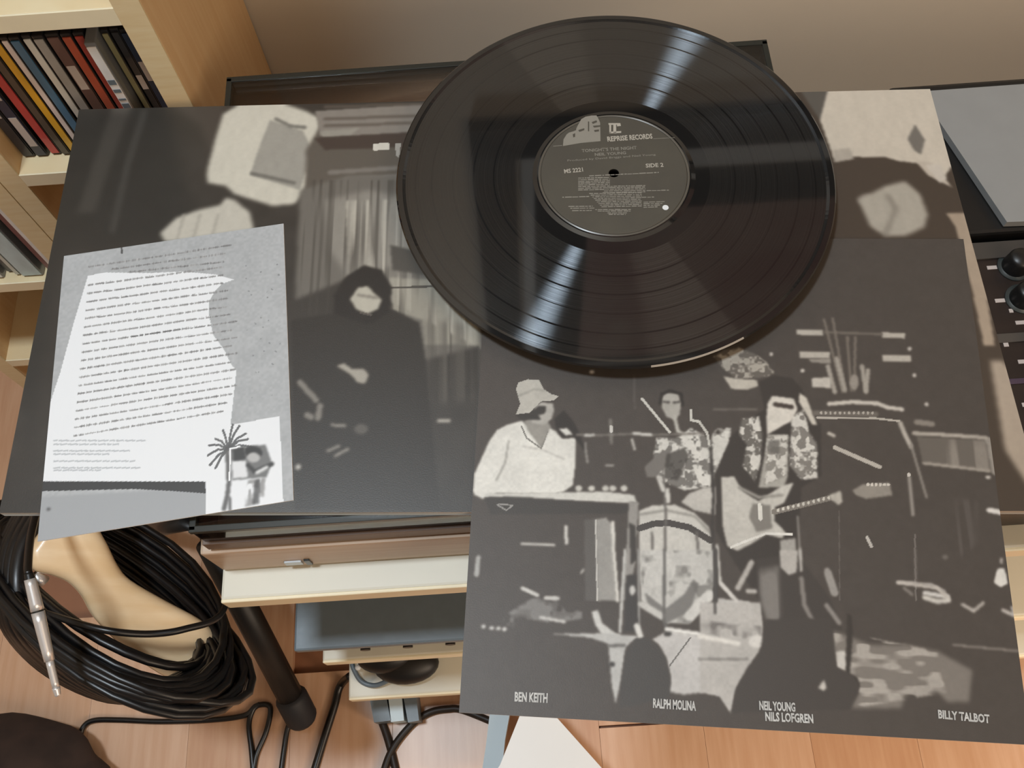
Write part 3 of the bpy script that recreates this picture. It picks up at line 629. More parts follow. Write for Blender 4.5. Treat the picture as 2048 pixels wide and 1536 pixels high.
B.line(c5([(1100, 1200), (1105, 1536)]), 3.5, (112, 106, 101), 2); B.line(c5([(712, 1080), (715, 1536)]), 2.5, (96, 90, 85), 2)
B.line(c5([(1480, 1075), (1550, 1090)]), 10, (218, 214, 208), 3); B.ell(*c5([(1475, 908)])[0], 5, 4, (200, 194, 186), 0, 3); B.ell(*c5([(1568, 1125)])[0], 4, 6, (150, 144, 138), 0, 3)
B.poly(c5([(1525, 1375), (1560, 1375), (1572, 1450), (1540, 1470), (1508, 1450)]), (220, 217, 211), 4); B.ell(*c5([(1543, 1335)])[0], 3, 7, (170, 164, 158), 0, 3)
B.line(c5([(855, 1215), (878, 1262)]), 6, (190, 185, 178), 2); B.line(c5([(650, 1385), (690, 1500)]), 11, (150, 146, 141), 4)
B.line(c5([(1015, 1445), (1180, 1455), (1250, 1490), (1270, 1530)]), 5, (176, 171, 166), 3); B.line(c5([(1150, 1500), (1270, 1520)]), 9, (206, 203, 198), 4)
# lower half: stage floor, feet, silhouettes of heads
B.poly(c6([(330, 480), (440, 400), (560, 330), (720, 330), (780, 400), (900, 420), (900, 470), (700, 500), (480, 460), (420, 540)]), (132, 130, 127), 8, .9, (60, 60, 61, .4, 4))
for a in ([(490, 260), (600, 310)], [(650, 330), (740, 330)], [(620, 460), (780, 490)]): B.line(c6(a), 6, (204, 203, 199), 3)
for x, y in ((228, 522), (285, 532), (330, 536), (372, 540)): B.ell(*c6([(x, y)])[0], 5, 4, (200, 200, 197), 0, 3)
B.line(c6([(195, 50), (182, 170)]), 8, (176, 176, 173), 4, .9)
B.poly(c6([(965, 420), (1010, 410), (1040, 500), (1120, 560), (1170, 590), (1040, 585), (990, 510)]), (204, 204, 200), 4)
B.line(c6([(1195, 0), (1170, 400), (1160, 560)]), 6, (196, 196, 192), 3); B.line(c6([(1285, 0), (1290, 560)]), 5, (150, 149, 146), 3)
B.poly(c6([(1200, 170), (1270, 170), (1285, 560), (1190, 560)]), (64, 61, 59), 4); B.ell(*c6([(1245, 275)])[0], 6, 10, (200, 199, 195), 0, 3)
B.poly(c6([(1300, 0), (1800, 0), (1810, 210), (1780, 300), (1640, 500), (1480, 500), (1300, 340)]), (196, 195, 190), 5)
B.poly(c6([(1300, 0), (1800, 0), (1810, 210), (1780, 300), (1640, 500), (1480, 500), (1300, 340)]), (120, 118, 114), 5, .8, (55, 55, 66, .55, 5))
B.poly(c6([(1330, 290), (1470, 400), (1600, 300), (1660, 200), (1700, 230), (1640, 420), (1480, 500), (1360, 420)]), (104, 102, 99), 6, .8)
B.line(c6([(1310, 370), (1440, 450)]), 14, (196, 195, 190), 4); B.line(c6([(1770, 310), (1640, 450)]), 22, (206, 205, 200), 5)
B.line(c6([(1465, 0), (1460, 480), (1490, 570)]), 6, (100, 98, 95), 3); B.line(c6([(1810, 0), (1812, 420)]), 7, (70, 67, 65), 3)
B.poly(c6([(1830, 330), (2048, 350), (2048, 520), (1830, 420)]), (186, 184, 180), 8)
B.poly(c6([(690, 572), (1080, 568), (1290, 590), (1200, 660), (1190, 720), (1165, 900), (1130, 1050), (1105, 930), (1080, 640), (960, 600)]), (188, 188, 185), 5)
B.poly(c6([(1380, 610), (1490, 550), (1900, 620), (2060, 600), (2060, 780), (1960, 900), (1915, 1110), (1850, 1000), (1740, 970), (1600, 988), (1500, 970), (1505, 860), (1480, 740), (1430, 650)]), (192, 190, 187), 5)
B.line(c6([(1480, 540), (1700, 575), (1930, 640)]), 9, (226, 225, 220), 3); B.line(c6([(1640, 600), (1500, 790)]), 3, (112, 110, 107), 2); B.line(c6([(1700, 745), (2040, 750)]), 4, (130, 128, 125), 4)
B.ell(*c6([(1485, 572)])[0], 8, 5, (66, 63, 60), 0, 3); B.line(c6([(1275, 520), (1300, 590)]), 12, (214, 213, 208), 4)
B.line(c6([(1085, 655), (1190, 650)]), 6, (100, 98, 95), 3); B.ell(*c6([(1105, 780)])[0], 6, 5, (60, 57, 55), 0, 3)
B.poly(c6([(1170, 900), (1200, 700), (1260, 610), (1330, 595), (1410, 640), (1470, 740), (1505, 870), (1500, 1010), (1160, 1080)]), (72, 69, 66), 4)
B.poly(c7([(0, 330), (390, 330), (400, 540), (370, 650), (210, 900), (190, 1020), (120, 920), (0, 900)]), (184, 181, 176), 6)
B.poly(c7([(0, 440), (200, 470), (390, 480), (390, 560), (150, 560), (0, 520)]), (104, 100, 97), 7, .8, (50, 50, 71, .45, 4))
B.line(c7([(0, 545), (240, 590)]), 9, (222, 219, 212), 3); B.line(c7([(0, 690), (300, 690)]), 5, (130, 127, 123), 4); B.ell(*c7([(360, 580)])[0], 17, 13, (220, 217, 211), 0, 4)
B.line(c7([(130, 210), (230, 320)]), 7, (206, 203, 198), 3); B.line(c7([(240, 240), (325, 80)]), 11, (180, 176, 170), 4); B.line(c7([(300, 260), (350, 262)]), 8, (180, 176, 170), 4); B.line(c7([(100, 0), (95, 400)]), 5, (80, 77, 74), 3)
B.poly(c7([(355, 60), (500, 40), (640, 60), (820, 300), (900, 500), (840, 540), (420, 540), (390, 400)]), (68, 63, 59), 5)
B.poly(c7([(365, 100), (500, 100), (515, 420), (470, 480), (420, 440), (385, 330)]), (132, 128, 123), 9, .9, (60, 20, 73, .3, 3))
B.line(c7([(640, 180), (660, 350), (735, 490)]), 9, (138, 133, 128), 6, .9)
B.poly(c7([(505, 0), (620, 0), (610, 140), (560, 160), (510, 110)]), (182, 178, 172), 5); B.line(c7([(630, 0), (640, 130)]), 5, (190, 186, 180), 3)
B.line(c7([(810, 150), (850, 270)]), 15, (150, 146, 141), 4); B.line(c7([(800, 350), (880, 460)]), 9, (140, 135, 130), 5)
B.poly(c7([(840, 510), (1080, 600), (1300, 600), (1500, 640), (1720, 760), (1700, 960), (1560, 960), (1490, 880), (1400, 860), (1300, 920), (1270, 1000), (960, 1000), (1005, 890), (990, 800), (900, 760), (850, 640)]), (126, 120, 113), 9)
B.poly(c7([(840, 510), (1500, 640), (1560, 900), (960, 1000), (1000, 800), (870, 740)]), (176, 170, 162), 6, .9, (40, 120, 75, .42, 4))
B.poly(c7([(860, 640), (920, 640), (930, 760), (870, 740)]), (204, 200, 193), 4)
B.poly(c7([(930, 400), (960, 420), (965, 560), (945, 800), (920, 800)]), (58, 53, 49), 3); B.ell(*c7([(960, 850)])[0], 15, 18, (60, 55, 51), 0, 4)
B.poly(c7([(410, 440), (830, 430), (860, 740), (960, 790), (1005, 850), (1000, 910), (940, 1010), (200, 1030), (225, 880), (300, 740), (380, 640)]), (70, 65, 61), 4)
B.poly(c7([(745, 870), (785, 820), (800, 870), (780, 890)]), (204, 199, 191), 3)
B.line(c7([(1250, 205), (1360, 220), (1500, 240), (1570, 310)]), 7, (190, 184, 176), 3); B.line(c7([(1420, 300), (1500, 325), (1570, 318)]), 10, (204, 200, 192), 4); B.line(c7([(1290, 240), (1340, 280)]), 6, (130, 124, 118), 4)
B.poly(c7([(1880, 130), (1920, 130), (1940, 210), (1900, 228), (1860, 200)]), (218, 215, 208), 4)
B.line(c7([(1660, 345), (1730, 385), (1790, 335)]), 7, (176, 170, 163), 4); B.line(c7([(1915, 380), (1995, 420), (1975, 365)]), 7, (186, 180, 173), 4)
B.line(c7([(1600, 600), (2030, 640)]), 4, (140, 133, 126), 3); B.line(c7([(1360, 0), (1365, 190)]), 4, (112, 106, 101), 3); B.ell(*c7([(1550, 45)])[0], 6, 5, (110, 104, 99), 0, 4)
fb = B.noise(48, 48, 91) * .5 + B._n(200, 200, 92) * .3 + B._n(14, 14, 93) * .2
lum = np.clip((B.c.mean(2) - 95) / 60, 0, 1)[..., None]; B.c *= 1 + lum * (fb[..., None] - .55) * .18
big = empty('printed_sheet', M(4.5, .2, 0), 'large square sheet printed with a monochrome stage photograph, overhanging the front edge', 'printed sheet')
pr = B.build('paper', .012, m_printsheet, big, 1.0, (190, 188, 184), ink=.0)
for txt, a, b_, h in (('BEN KEITH', (1029, 1402), (1095, 1405), 18), ('RALPH MOLINA', (1306, 1415), (1392, 1421), 18), ('NEIL YOUNG', (1519, 1419), (1591, 1423), 17),
                      ('NILS LOFGREN', (1531, 1441), (1627, 1446), 17), ('BILLY TALBOT', (1877, 1436), (1980, 1446), 16)):
    link('caption', text_mesh(txt, a, b_, ZB + .004, h, .035), m_caption, pr)

# ================================================================== TYPED LETTER SHEET
ZL = .010
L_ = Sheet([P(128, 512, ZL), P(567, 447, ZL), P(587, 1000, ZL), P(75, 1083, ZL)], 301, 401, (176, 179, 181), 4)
k2 = 2.293; lp = lambda L: [(60 + x / k2, 420 + y / k2) for x, y in L]
L_.c += ((L_.noise(90, 120, 3) - .5) * 12 + (L_.noise(12, 16, 8) - .5) * 8)[..., None]
L_.poly([(60, 995), (420, 975), (420, 1100), (60, 1100)], (164, 167, 170), 6)
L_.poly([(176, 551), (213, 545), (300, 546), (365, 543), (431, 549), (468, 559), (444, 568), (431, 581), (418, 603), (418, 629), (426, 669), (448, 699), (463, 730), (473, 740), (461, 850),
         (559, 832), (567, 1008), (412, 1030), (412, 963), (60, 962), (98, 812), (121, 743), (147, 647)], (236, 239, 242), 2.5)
L_.poly([(60, 963), (411, 963), (411, 987), (343, 982), (269, 978), (60, 983)], (66, 66, 66), 2)
r = random.Random(3)
rows = [(270, 262, 930, 160), (375, 272, 895, 200), (455, 285, 890, 238)]
for k in range(19):
    t = k / 18; y = 345 + t * (1036 - 345); x = 268 - t * 66
    xe = (885 if k < 3 else 905 if k < 6 else 950 if k % 2 else 925) - (40 if k > 16 else 0)
    rows.append((x, y, xe, y - (xe - x) * (.135 + .03 * t)))
for n_, (x0, y0, x1, y1) in enumerate(rows):
    x = x0
    while x < x1:
        wl = r.choice((14, 22, 30, 38, 46)); e = min(x + wl, x1); f = lambda q: y0 + (q - x0) / (x1 - x0) * (y1 - y0)
        dark = r.uniform(118, 168); dark = 70 if (n_ == 10 and 460 < x < 690) else dark
        L_.line(lp([(x, f(x)), (e, f(e))]), 2.6, (dark,) * 3, .9, .85)
        g = x
        while g < e - 2:                       # letter stems break up each word
            L_.line(lp([(g, f(g) - 5), (g, f(g) + 4)]), 1.2, (r.uniform(90, 200),) * 3, .8, .5); g += r.uniform(4, 7)
        x = e + r.uniform(8, 13)
for y0, y1, xe in ((1058, 1052, 490), (1075, 1070, 400), (1105, 1100, 445), (1120, 1116, 360), (1152, 1150, 490), (1183, 1180, 505), (1194, 1190, 300)):
    x = 110
    while x < xe: e = x + r.uniform(14, 44); L_.line(lp([(x, y0), (e, y0 - 1)]), 3.2, (186, 190, 194), 2, .9); x = e + 9
# palm tree and small snapshot
for ex, ey in ((815, 1125), (822, 1080), (850, 1050), (885, 1010), (930, 985), (960, 990), (1000, 1050), (1015, 1085), (990, 1025), (825, 1170), (850, 1185)):
    L_.line(lp([(908, 1100), ((908 + ex) / 2, (1100 + ey) / 2 - 14), (ex, ey)]), 4.5, (92, 93, 94), 2, .9)
L_.line(lp([(905, 1110), (912, 1250), (905, 1310), (890, 1370)]), 9, (104, 104, 104), 3); L_.line(lp([(915, 1320), (918, 1372)]), 5, (90, 90, 90), 3)
L_.poly(lp([(915, 1095), (1080, 1075), (1110, 1160), (1085, 1225), (925, 1240)]), (120, 121, 121), 3)
L_.poly(lp([(925, 1150), (990, 1150), (1000, 1225), (930, 1232)]), (226, 228, 230), 3); L_.poly(lp([(930, 1100), (980, 1085), (990, 1140), (935, 1150)]), (70, 70, 70), 3)
L_.ell(*lp([(1025, 1110)])[0], 18, 12, (64, 64, 64), 10, 3); L_.ell(*lp([(1025, 1135)])[0], 13, 10, (186, 186, 185), 0, 3)
L_.line(lp([(1000, 1170), (1030, 1200), (1110, 1165)]), 8, (70, 70, 70), 3); L_.line(lp([(1040, 1205), (1085, 1180)]), 7, (216, 218, 218), 3)
L_.line(lp([(915, 1240), (918, 1095), (960, 1085)]), 3, (244, 246, 248), 1.5)
L_.poly(lp([(1000, 1240), (1080, 1225), (1070, 1340), (985, 1362)]), (150, 150, 150), 6, .9, (70, 60, 9, .3, 3)); L_.poly(lp([(1030, 1240), (1055, 1235), (1050, 1345), (1020, 1350)]), (80, 80, 80), 5, .8)
L_.ell(*lp([(85, 1372)])[0], 4, 3, (90, 90, 90), 0, 3); L_.line(lp([(420, 175), (422, 198)]), 4, (90, 90, 90), 2)
for _ in range(26):
    x, y = r.uniform(980, 1165), r.uniform(100, 900); L_.ell(*lp([(x, y)])[0], r.uniform(1, 3), r.uniform(.8, 1.6), (120, 122, 124), 30, 1.5, .8)
let = empty('typed_letter', M(.9, 1, 0), 'small grey sheet printed with slanted typewritten lines and a palm tree snapshot', 'printed sheet')
L_.build('paper', .010, m_printsheet, let, 1.0, (236, 236, 234))

# ================================================================== RECORD
RC = (3.937, 2.247, .12); RT = (-.0363, .0061)
rec = empty('vinyl_record', M(*RC), 'shiny black vinyl record with a brown-grey paper label, on top of the papers', 'record')
rec.rotation_euler = (RT[0] * -1 * -1, RT[1], 0)
mv = vinyl(0, 0)
def local_lathe(name, prof, mt, parent, seg=192, smooth=True):
    bm = bmesh.new(); rings = []
    for r_, z in prof: rings.append([bm.verts.new((r_ * .1 * math.cos(2 * math.pi * k / seg), r_ * .1 * math.sin(2 * math.pi * k / seg), z * .1)) for k in range(seg)])
    for a, b_ in zip(rings, rings[1:]):
        for k in range(seg): bm.faces.new((a[k], a[(k + 1) % seg], b_[(k + 1) % seg], b_[k]))
    bmesh.ops.recalc_face_normals(bm, faces=bm.faces[:])
    me = bpy.data.meshes.new(name); bm.to_mesh(me); bm.free()
    if smooth: me.polygons.foreach_set('use_smooth', [True] * len(me.polygons)); me.set_sharp_from_angle(angle=math.radians(35))
    me.materials.append(mt); o = bpy.data.objects.new(name, me); C.objects.link(o); o.parent = parent; return o
disc = local_lathe('disc', [(.036, -.006), (.036, .012), (.53, .012), (.56, .006), (1.44, .006), (1.46, .013), (1.495, .013), (1.505, .004), (1.495, -.006), (.036, -.006)], mv, rec, 256, False)
m_label = mat('record_label_paper', (80, 76, 66), .6, col2=(74, 70, 62), nscale=25)
lab = local_lathe('label', [(.036, .0125), (.036, .0165), (.498, .0165), (.503, .0125)], m_label, rec, 96)
bm = bmesh.new(); tube_ring = []
lab_rim = local_lathe('label_ring', [(.505, .0122), (.512, .0155), (.520, .0122)], mat('pressing_ring', (96, 92, 84), .3, noise=.1), rec, 96)
# printing on the label (flat ink, built where it lies on the tilted record)
bpy.context.view_layer.update()
RMAT = rec.matrix_world.copy() if False else (Matrix.Translation(M(*RC)) @ rec.rotation_euler.to_matrix().to_4x4())
inv = RMAT.inverted()
rn = np.array(RMAT.to_3x3() @ Vector((0, 0, 1)))
def onlabel(px, py, up=.0172):
    o_ = np.array(RC) + rn * up; q = PP(px, py, o_, rn); return inv @ M(*q)
def ltext(txt, pL, pR, hpx, bold=0, mt=None):
    cu = bpy.data.curves.new('t', 'FONT'); cu.body = txt; cu.size = 1; cu.offset = bold; cu.resolution_u = 2
    o = bpy.data.objects.new('t', cu); C.objects.link(o); dg = bpy.context.evaluated_depsgraph_get(); dg.update()
    me = bpy.data.meshes.new_from_object(o.evaluated_get(dg)); bpy.data.objects.remove(o)
    xs = [v.co.x for v in me.vertices]; x0, x1 = min(xs), max(xs)
    A, B_, T = onlabel(*pL), onlabel(*pR), onlabel(pL[0], pL[1] - hpx); ex = (B_ - A) / (x1 - x0); e = (B_ - A).normalized(); ey = Vector((-e.y, e.x, 0)) * (T - A).length / .70
    for v in me.vertices: v.co = A + ex * (v.co.x - x0) + ey * v.co.y
    me.materials.append(mt or m_ink); o = bpy.data.objects.new('label_print', me); C.objects.link(o); o.parent = lab; return o
k5 = 8.192; l1 = lambda x, y: (1110 + x / k5, 220 + y / k5); l2 = lambda x, y: (1110 + x / k5, 310 + y / k5)
m_dimink = mat('dim_label_ink', (142, 138, 128), .6, noise=.1)
ltext('REPRISE', l1(862, 515), l1(1195, 492), 9.5, .03); ltext('RECORDS', l1(1225, 490), l1(1600, 465), 9.5, .03)
ltext("TONIGHT'S THE NIGHT", l1(440, 692), l1(1340, 640), 6, .01, m_dimink); ltext('NEIL YOUNG', l1(655, 752), l1(1165, 722), 5.5, .01, m_dimink)
ltext('Produced by David Briggs and Neil Young', l1(205, 842), l1(1650, 742), 3.6, .0, m_dimink)
ltext('MS 2221', l2(155, 300), l2(462, 268), 8, .02); ltext('SIDE 2', l2(1490, 205), l2(1780, 190), 7.5, .02)
ltext('Publisher copyright control all rights reserved', l2(560, 355), l2(1700, 300), 2.5, 0, m_dimink) if False else None
def lpoly(name, pts, mt=m_ink):
    bm = bmesh.new(); bm.faces.new([bm.verts.new(onlabel(*p)) for p in pts][::-1]); me = bpy.data.meshes.new(name); bm.normal_update(); bm.to_mesh(me); bm.free()
    me.materials.append(mt); o = bpy.data.objects.new(name, me); C.objects.link(o); o.parent = lab; return o
# small boat engraving: stepped outline with decks, two funnels and smoke
mm = [(130, 590), (140, 480), (190, 400), (230, 370), (300, 350), (345, 330), (350, 300), (380, 240), (430, 150), (500, 110), (600, 90), (680, 90), (710, 140), (740, 210), (745, 510), (420, 540), (220, 575)]
lpoly('boat_engraving', [l1(*p) for p in mm], m_dimink)
for a in ([(540, 190), (560, 190), (560, 350), (540, 350)], [(600, 200), (680, 170), (690, 200), (620, 230)], [(620, 260), (740, 250), (740, 275), (640, 290)], [(380, 330), (480, 300), (480, 330), (400, 360)], [(640, 330), (720, 320), (720, 350), (650, 360)], [(290, 400), (330, 380), (330, 440), (300, 450)]):
    o = lpoly('engraving_shadow', [tuple(l1(*p)) for p in a], m_label); o.location.z = .0001
# house mark: squared frame with a letter-like r inside
for a in ([(875, 215), (1070, 215), (1080, 262), (1015, 268), (1015, 240), (880, 245)], [(890, 240), (920, 240), (920, 380), (890, 380)], [(955, 240), (1000, 240), (1005, 385), (955, 385)], [(890, 355), (1085, 345), (1085, 375), (890, 385)]):
    lpoly('house_mark', [l1(*p) for p in a])
lpoly('rule_line', [l1(-30, 590), l1(120, 575), l1(120, 583), l1(-30, 598)], m_dimink); lpoly('rule_line', [l1(1610, 468), l1(1960, 450), l1(1960, 456), l1(1610, 474)], m_dimink)
# fine print: rows of tiny word bars
bm = bmesh.new(); r = random.Random(5)
def bar(x0, y0, x1, y1, h):
    bm.faces.new([bm.verts.new(onlabel(*l2(*p))) for p in ((x0, y0), (x0, y0 - h), (x1, y1 - h), (x1, y1))][::-1])
fine = [(560, 1700, 350, -.05)] + [(380, 900, 385 + k * 28, -.02) for k in range(8)] + [(860 - k * 20, 1480, 520 + k * 26, -.02) for k in range(5)] + \
       [(120, 560, 700, -.03), (1500, 1880, 590, -.02), (1420, 1640, 700, -.02), (220, 620, 850, -.01), (250, 650, 880, -.01), (280, 600, 920, -.01)] + \
       [(560 + k * 25, 1420, 640 + k * 27, -.02) for k in range(9)] + [(1450, 1800 - k * 40, 780 + k * 28, -.03) for k in range(4)] + [(660, 1250, 900, 0), (700, 1240, 925, 0), (860, 1180, 955, 0), (880, 1160, 980, 0)]
for x0, x1, y, sl_ in fine:
    x = x0
    while x < x1 - 8:
        e = min(x1, x + r.uniform(25, 110)); bar(x, y + (x - x0) * sl_, e, y + (e - x0) * sl_, r.uniform(11, 17)); x = e + r.uniform(8, 18)
me = bpy.data.meshes.new('fine_print'); bm.normal_update(); bm.to_mesh(me); bm.free(); me.materials.append(m_dimink); o = bpy.data.objects.new('fine_print', me); C.objects.link(o); o.parent = lab; o['kind'] = 'stuff'
bm = bmesh.new(); c = onlabel(1331, 415); bmesh.ops.create_circle(bm, cap_ends=True, segments=18, radius=.0021)
for v in bm.verts: v.co += c
me = bpy.data.meshes.new('round_sticker'); bm.to_mesh(me); bm.free(); me.materials.append(m_white); o = bpy.data.objects.new('round_sticker', me); C.objects.link(o); o.parent = lab

# ================================================================== GUITAR, CABLES, STAND (left)
gp = np.array(P(200, 1180, -2.3)); gn = CAM - gp; gn /= np.linalg.norm(gn)
out = [(92, 1040), (66, 1078), (52, 1100), (54, 1124), (68, 1142), (100, 1150), (134, 1164), (160, 1190), (180, 1226), (205, 1256), (240, 1290), (290, 1330), (350, 1362), (420, 1362), (446, 1320), (436, 1272), (400, 1238), (330, 1200), (262, 1160), (236, 1130), (216, 1090), (196, 1050), (190, 1000), (110, 1000)]
out = [(a[0], a[1]) for a in catmull([(x, y, 0) for x, y in out], 4, True)]
gt = empty('electric_guitar', M(*PP(250, 1200, gp, gn)), 'natural maple guitar with rounded glossy edge standing within the coiled cable', 'guitar')
bm = bmesh.new(); f = prism(bm, [M(*PP(a, b_, gp, gn)) for a, b_ in out], tuple(-gn * .045))
es = [e for e in bm.edges if len([q for q in e.link_faces if len(q.verts) > 4]) == 1]
bmesh.ops.bevel(bm, geom=es, offset=.010, segments=6, affect='EDGES', profile=.5)
obj('body', bm, m_guitar, gt, True)
bm = bmesh.new(); c0 = PP(66, 1146, gp, gn) - gn * .2; c1 = PP(80, 1164, gp, gn) - gn * .25; tube(bm, [c0, (c0 + c1) / 2, c1], [.03, .05, .07], 12); obj('strap_button', bm, m_steel, gt, True)

# the coil: one long cable wound round and round, its front loops over the guitar, its back loops behind it
r = random.Random(11); path = []
turns = 40; per = 26
dx, dy, sa, sb = 0, 0, 1, 1
keys = [(r.uniform(-22, 22), r.uniform(-14, 14), r.uniform(.74, 1.08), r.uniform(.72, 1.06), r.uniform(-.35, .35)) for _ in range(turns + 2)]
keys[3] = (0, 0, .70, .42, 0); keys[9] = (10, -5, .72, .5, 0)
for i in range(turns * per):
    a = 2 * math.pi * i / per; t = i / per; k = int(t); fr = t - k; fr = fr * fr * (3 - 2 * fr)
    kx, ky, ka, kb, kz = [keys[k][j] * (1 - fr) + keys[k + 1][j] * fr for j in range(5)]
    wb = max(0, math.cos(a - math.radians(-80))) ** .7; kb_ = kb * (1 - .62 * wb * ((k * 7) % 10) / 10)
    u, v = 292 * ka * math.cos(a), 150 * kb_ * math.sin(a); th = math.radians(34)
    px = 222 + kx + u * math.cos(th) - v * math.sin(th); py = 1205 + ky + u * math.sin(th) + v * math.cos(th)
    s_ = -math.sin(a) ; zz = -2.6 + kz * .6 - s_ * .62
    path.append(P(px, py, zz))
bm = bmesh.new(); tube(bm, path, .034, 7)
tag(obj('cable_coil', bm, m_cable, None, True), 'thick coil of black instrument cable hanging around the guitar', 'cable')
# bundle on the far left
for n_, (r0, lab_) in enumerate([(.0, 'thick black cable bundle at the left picture edge')]):
    bm = bmesh.new()
    for k in range(9):
        o0 = r.uniform(-26, 26); pts = [P(60 + o0, 1030, -2.2 - k * .05), P(24 + o0, 1100, -2.1 - k * .05), P(18 + o0 * .9, 1180, -2.1 - k * .05), P(40 + o0, 1260, -2.3 - k * .06), P(120 + o0, 1340, -2.9 - k * .06), P(230 + o0 * .6, 1390, -3.0 - k * .06), P(340, 1385, -3.1 - k * .04)]
        tube(bm, catmull(pts, 6), .075, 8)
    o = tag(obj('cable_bundle', bm, m_cable, None, True), lab_, 'cable'); o['kind'] = 'stuff'
# jack plug
jp = empty('jack_plug', M(*P(60, 1160, -1.5)), 'long silver jack plug dangling at the lower left', 'plug')
A = np.array(P(60, 1158, -1.15)); Bq = np.array(P(116, 1392, -1.45)); lerp = lambda t: A + (Bq - A) * t
def seg(name, t0, t1, r0, r1, mt):
    bm = bmesh.new(); n_ = 5; ts = [t0 + (t1 - t0) * i / n_ for i in range(n_ + 1)]
    tube(bm, [lerp(t) for t in ts], [r0 + (r1 - r0) * i / n_ for i in range(n_ + 1)], 18); return obj(name, bm, mt, jp, True)
seg('strain_relief', -.05, .02, .030, .036, m_black); seg('barrel', .0, .27, .040, .046, m_steel); seg('collar', .27, .285, .040, .040, m_blackedge)
seg('handle', .285, .70, .046, .036, m_steel); seg('shaft', .70, .93, .028, .026, m_steel); seg('tip', .93, 1.0, .028, .020, m_steel)
bm = bmesh.new(); tube(bm, catmull([lerp(-.04), P(56, 1130, -1.2), P(62, 1070, -1.45), P(80, 1000, -1.7)]), .03, 8); obj('lead', bm, m_cable, jp, True)
# thin lead across the guitar
bm = bmesh.new(); tube(bm, catmull([P(90, 1225, -1.95), P(150, 1245, -1.85), P(220, 1262, -1.85), P(300, 1268, -2.0), P(370, 1258, -2.1), P(440, 1230, -2.3), P(470, 1150, -2.7)]), .028, 8)
tag(obj('guitar_lead', bm, m_cable, None, True), 'single thin black lead crossing the pale guitar', 'cable')
# stand leg with rubber foot
st = empty('guitar_stand', M(*P(600, 1450, -6.95)), 'black tubular stand whose leg ends in a rubber foot on the floor', 'stand')
a_, b_ = np.array(P(420, 1085, -4.6)), np.array(P(606, 1440, -6.86)); fl = lambda t: a_ + (b_ - a_) * t
bm = bmesh.new(); tube(bm, [fl(0), fl(.5), fl(.86)], .16, 16); obj('leg', bm, m_rubber, st, True)
bm = bmesh.new(); tube(bm, [fl(.84), fl(.86), fl(.98), fl(1)], [.165, .2, .2, .17], 18); obj('rubber_foot', bm, mat('grey_black_rubber', (40, 42, 48), .6, noise=.1), st, True)
bm = bmesh.new(); tube(bm, [fl(0), P(380, 1040, -4.3), P(300, 1060, -6.9)], .115, 14); obj('leg', bm, m_rubber, st, True)

# floor cables
def fcable(pts, label, rr=.035, mt=m_cable, z=-6.96, group=None):
    bm = bmesh.new(); tube(bm, catmull([P(q[0], q[1], q[2] if len(q) > 2 else z) for q in pts], 8), rr, 8); tag(obj('floor_cable', bm, mt, None, True), label, 'cable', group)
fcable([(150, 1522, -6.9), (158, 1485), (166, 1455), (188, 1441), (240, 1440), (320, 1443), (420, 1440), (488, 1431), (512, 1412), (536, 1410), (541, 1425), (532, 1465), (513, 1510), (506, 1550)], 'thin black cord running below the coil and turning in a narrow loop')
fcable([(508, 1560), (503, 1500), (498, 1450), (506, 1420), (520, 1408)], 'thin black cord forming the left side of the narrow loop')
fcable([(590, 1430), (576, 1455), (568, 1500), (560, 1560)], 'short black cord beside the rubber foot')
fcable([(700, 1352, -6.5), (686, 1364, -6.9), (677, 1380), (669, 1412), (648, 1478), (626, 1550)], 'black braided cord slanting down from the lowest shelf', .05)
fcable([(758, 1430), (770, 1460), (782, 1500), (796, 1560)], 'brown-black cord from the grey adapter downward, crossing another', .05, m_cable2)
fcable([(1000, 1450), (925, 1420), (895, 1418), (862, 1424), (830, 1443), (798, 1478), (778, 1512), (762, 1560)], 'brown-black cord arching right and crossing beneath the adapter cord', .045, m_cable2, -6.93)
# adapter under the rack
ad = empty('power_adapter', M(*P(800, 1420, -7)), 'dark adapter with pale middle band below the lowest shelf', 'adapter')
for nm, (xa, xb), mt_ in (('casing', (738, 776), m_amp), ('pale_band', (776, 806), m_paleblue), ('casing', (806, 832), m_amp)):
    bm = bmesh.new(); q = [(xa, 1390), (xb, 1390), (xb + 6, 1441), (xa + 10, 1445)] if nm != 'pale_band' else [(xa - 4, 1390), (xb - 3, 1390), (xb + 2, 1441), (xa + 6, 1444)]
    prism(bm, [M(*P(x, y, -6.6)) for x, y in q], (0, 0, -.038)); obj(nm, bm, mt_, ad)
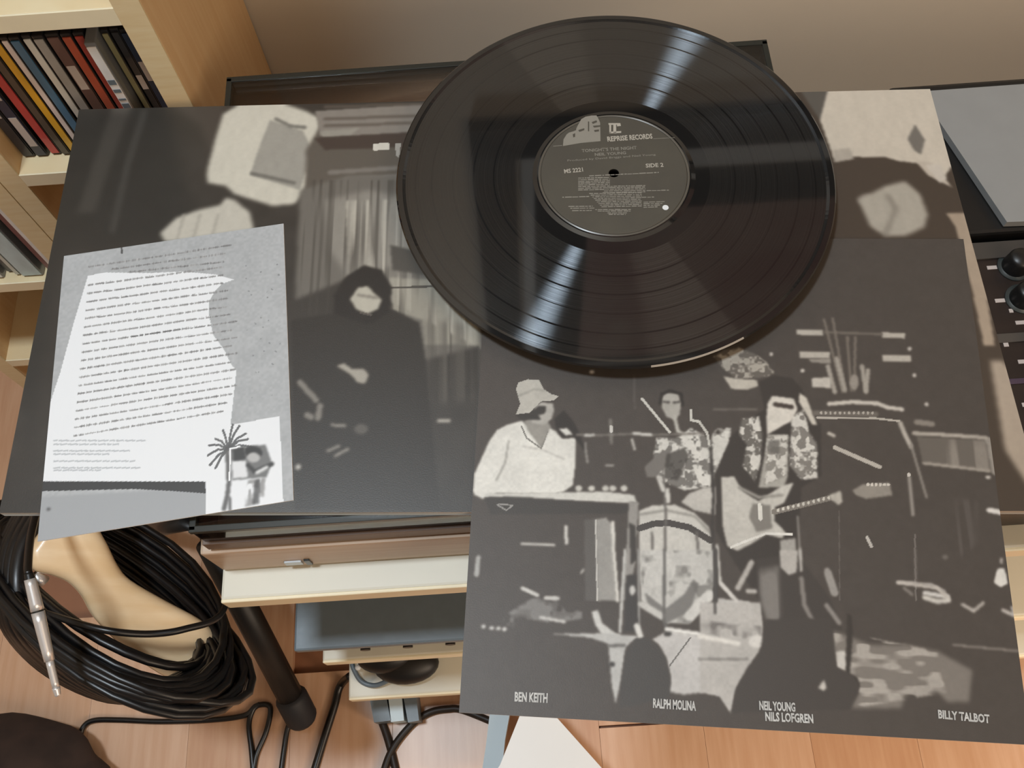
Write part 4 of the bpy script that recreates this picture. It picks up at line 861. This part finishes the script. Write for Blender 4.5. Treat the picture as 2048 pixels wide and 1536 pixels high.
# pale strip and white triangular board at the bottom
bm = bmesh.new(); prism(bm, [M(*P(x, y, -6.3)) for x, y in ((985, 1380), (1028, 1380), (1010, 1480), (998, 1600), (955, 1600), (972, 1490))], (0, 0, -.02))
tag(obj('plastic_strip', bm, m_paleblue), 'narrow pale blue strip standing out below the big sheet', 'strip')
bm = bmesh.new(); prism(bm, [M(*P(x, y, -5.9)) for x, y in ((1052, 1400), (1100, 1420), (1225, 1560), (1260, 1620), (940, 1620), (1000, 1530))], (0, 0, -.03))
tag(obj('white_board', bm, m_white), 'white triangular panel in the gap below the big sheet', 'panel')
# dark cloth bag bottom left
bm = bmesh.new(); bmesh.ops.create_uvsphere(bm, u_segments=48, v_segments=24, radius=1); c = M(*P(20, 1610, -6.6)); r = random.Random(2)
for v in bm.verts:
    n_ = v.co.normalized(); k = 1 + .06 * math.sin(5 * n_.x + 3 * n_.y) + .05 * math.sin(9 * n_.y + 4 * n_.z)
    v.co = Vector((n_.x * .125 * k, n_.y * .10 * k, n_.z * .042 * k)) + c
tag(obj('cloth_bag', bm, m_cover, None, True), 'dark brown soft bag on the floor in the lower left corner', 'bag')

# framed picture on the wall above (seen mirrored in the record)
fr = empty('framed_picture', M(6, 5.3, 5), 'large black-framed picture on the wall above the record player', 'picture')
bm = bmesh.new(); fx0, fx1, fz0, fz1 = 2.86, 10.0, 2.8, 9.0; fw = .5
for e in ((fx0, fx1, fz0, fz0 + fw), (fx0, fx1, fz1 - fw, fz1), (fx0, fx0 + fw, fz0 + fw, fz1 - fw), (fx1 - fw, fx1, fz0 + fw, fz1 - fw)): box(bm, e[0], e[1], 5.24, 5.37, e[2], e[3])
obj('frame', bm, m_frame, fr)
boxo('passepartout', (fx0 + fw, fx1 - fw, 5.31, 5.36, fz0 + fw, fz1 - fw), m_passe, fr, 0)
boxo('border', (fx0 + fw + .22, fx1 - fw - .2, 5.295, 5.31, fz0 + fw + .42, fz1 - fw - .2), m_frame, fr, 0)
boxo('print', (fx0 + fw + .9, fx1 - fw - .4, 5.28, 5.295, fz0 + fw + 1.1, fz1 - fw - .4), m_art, fr, 0)
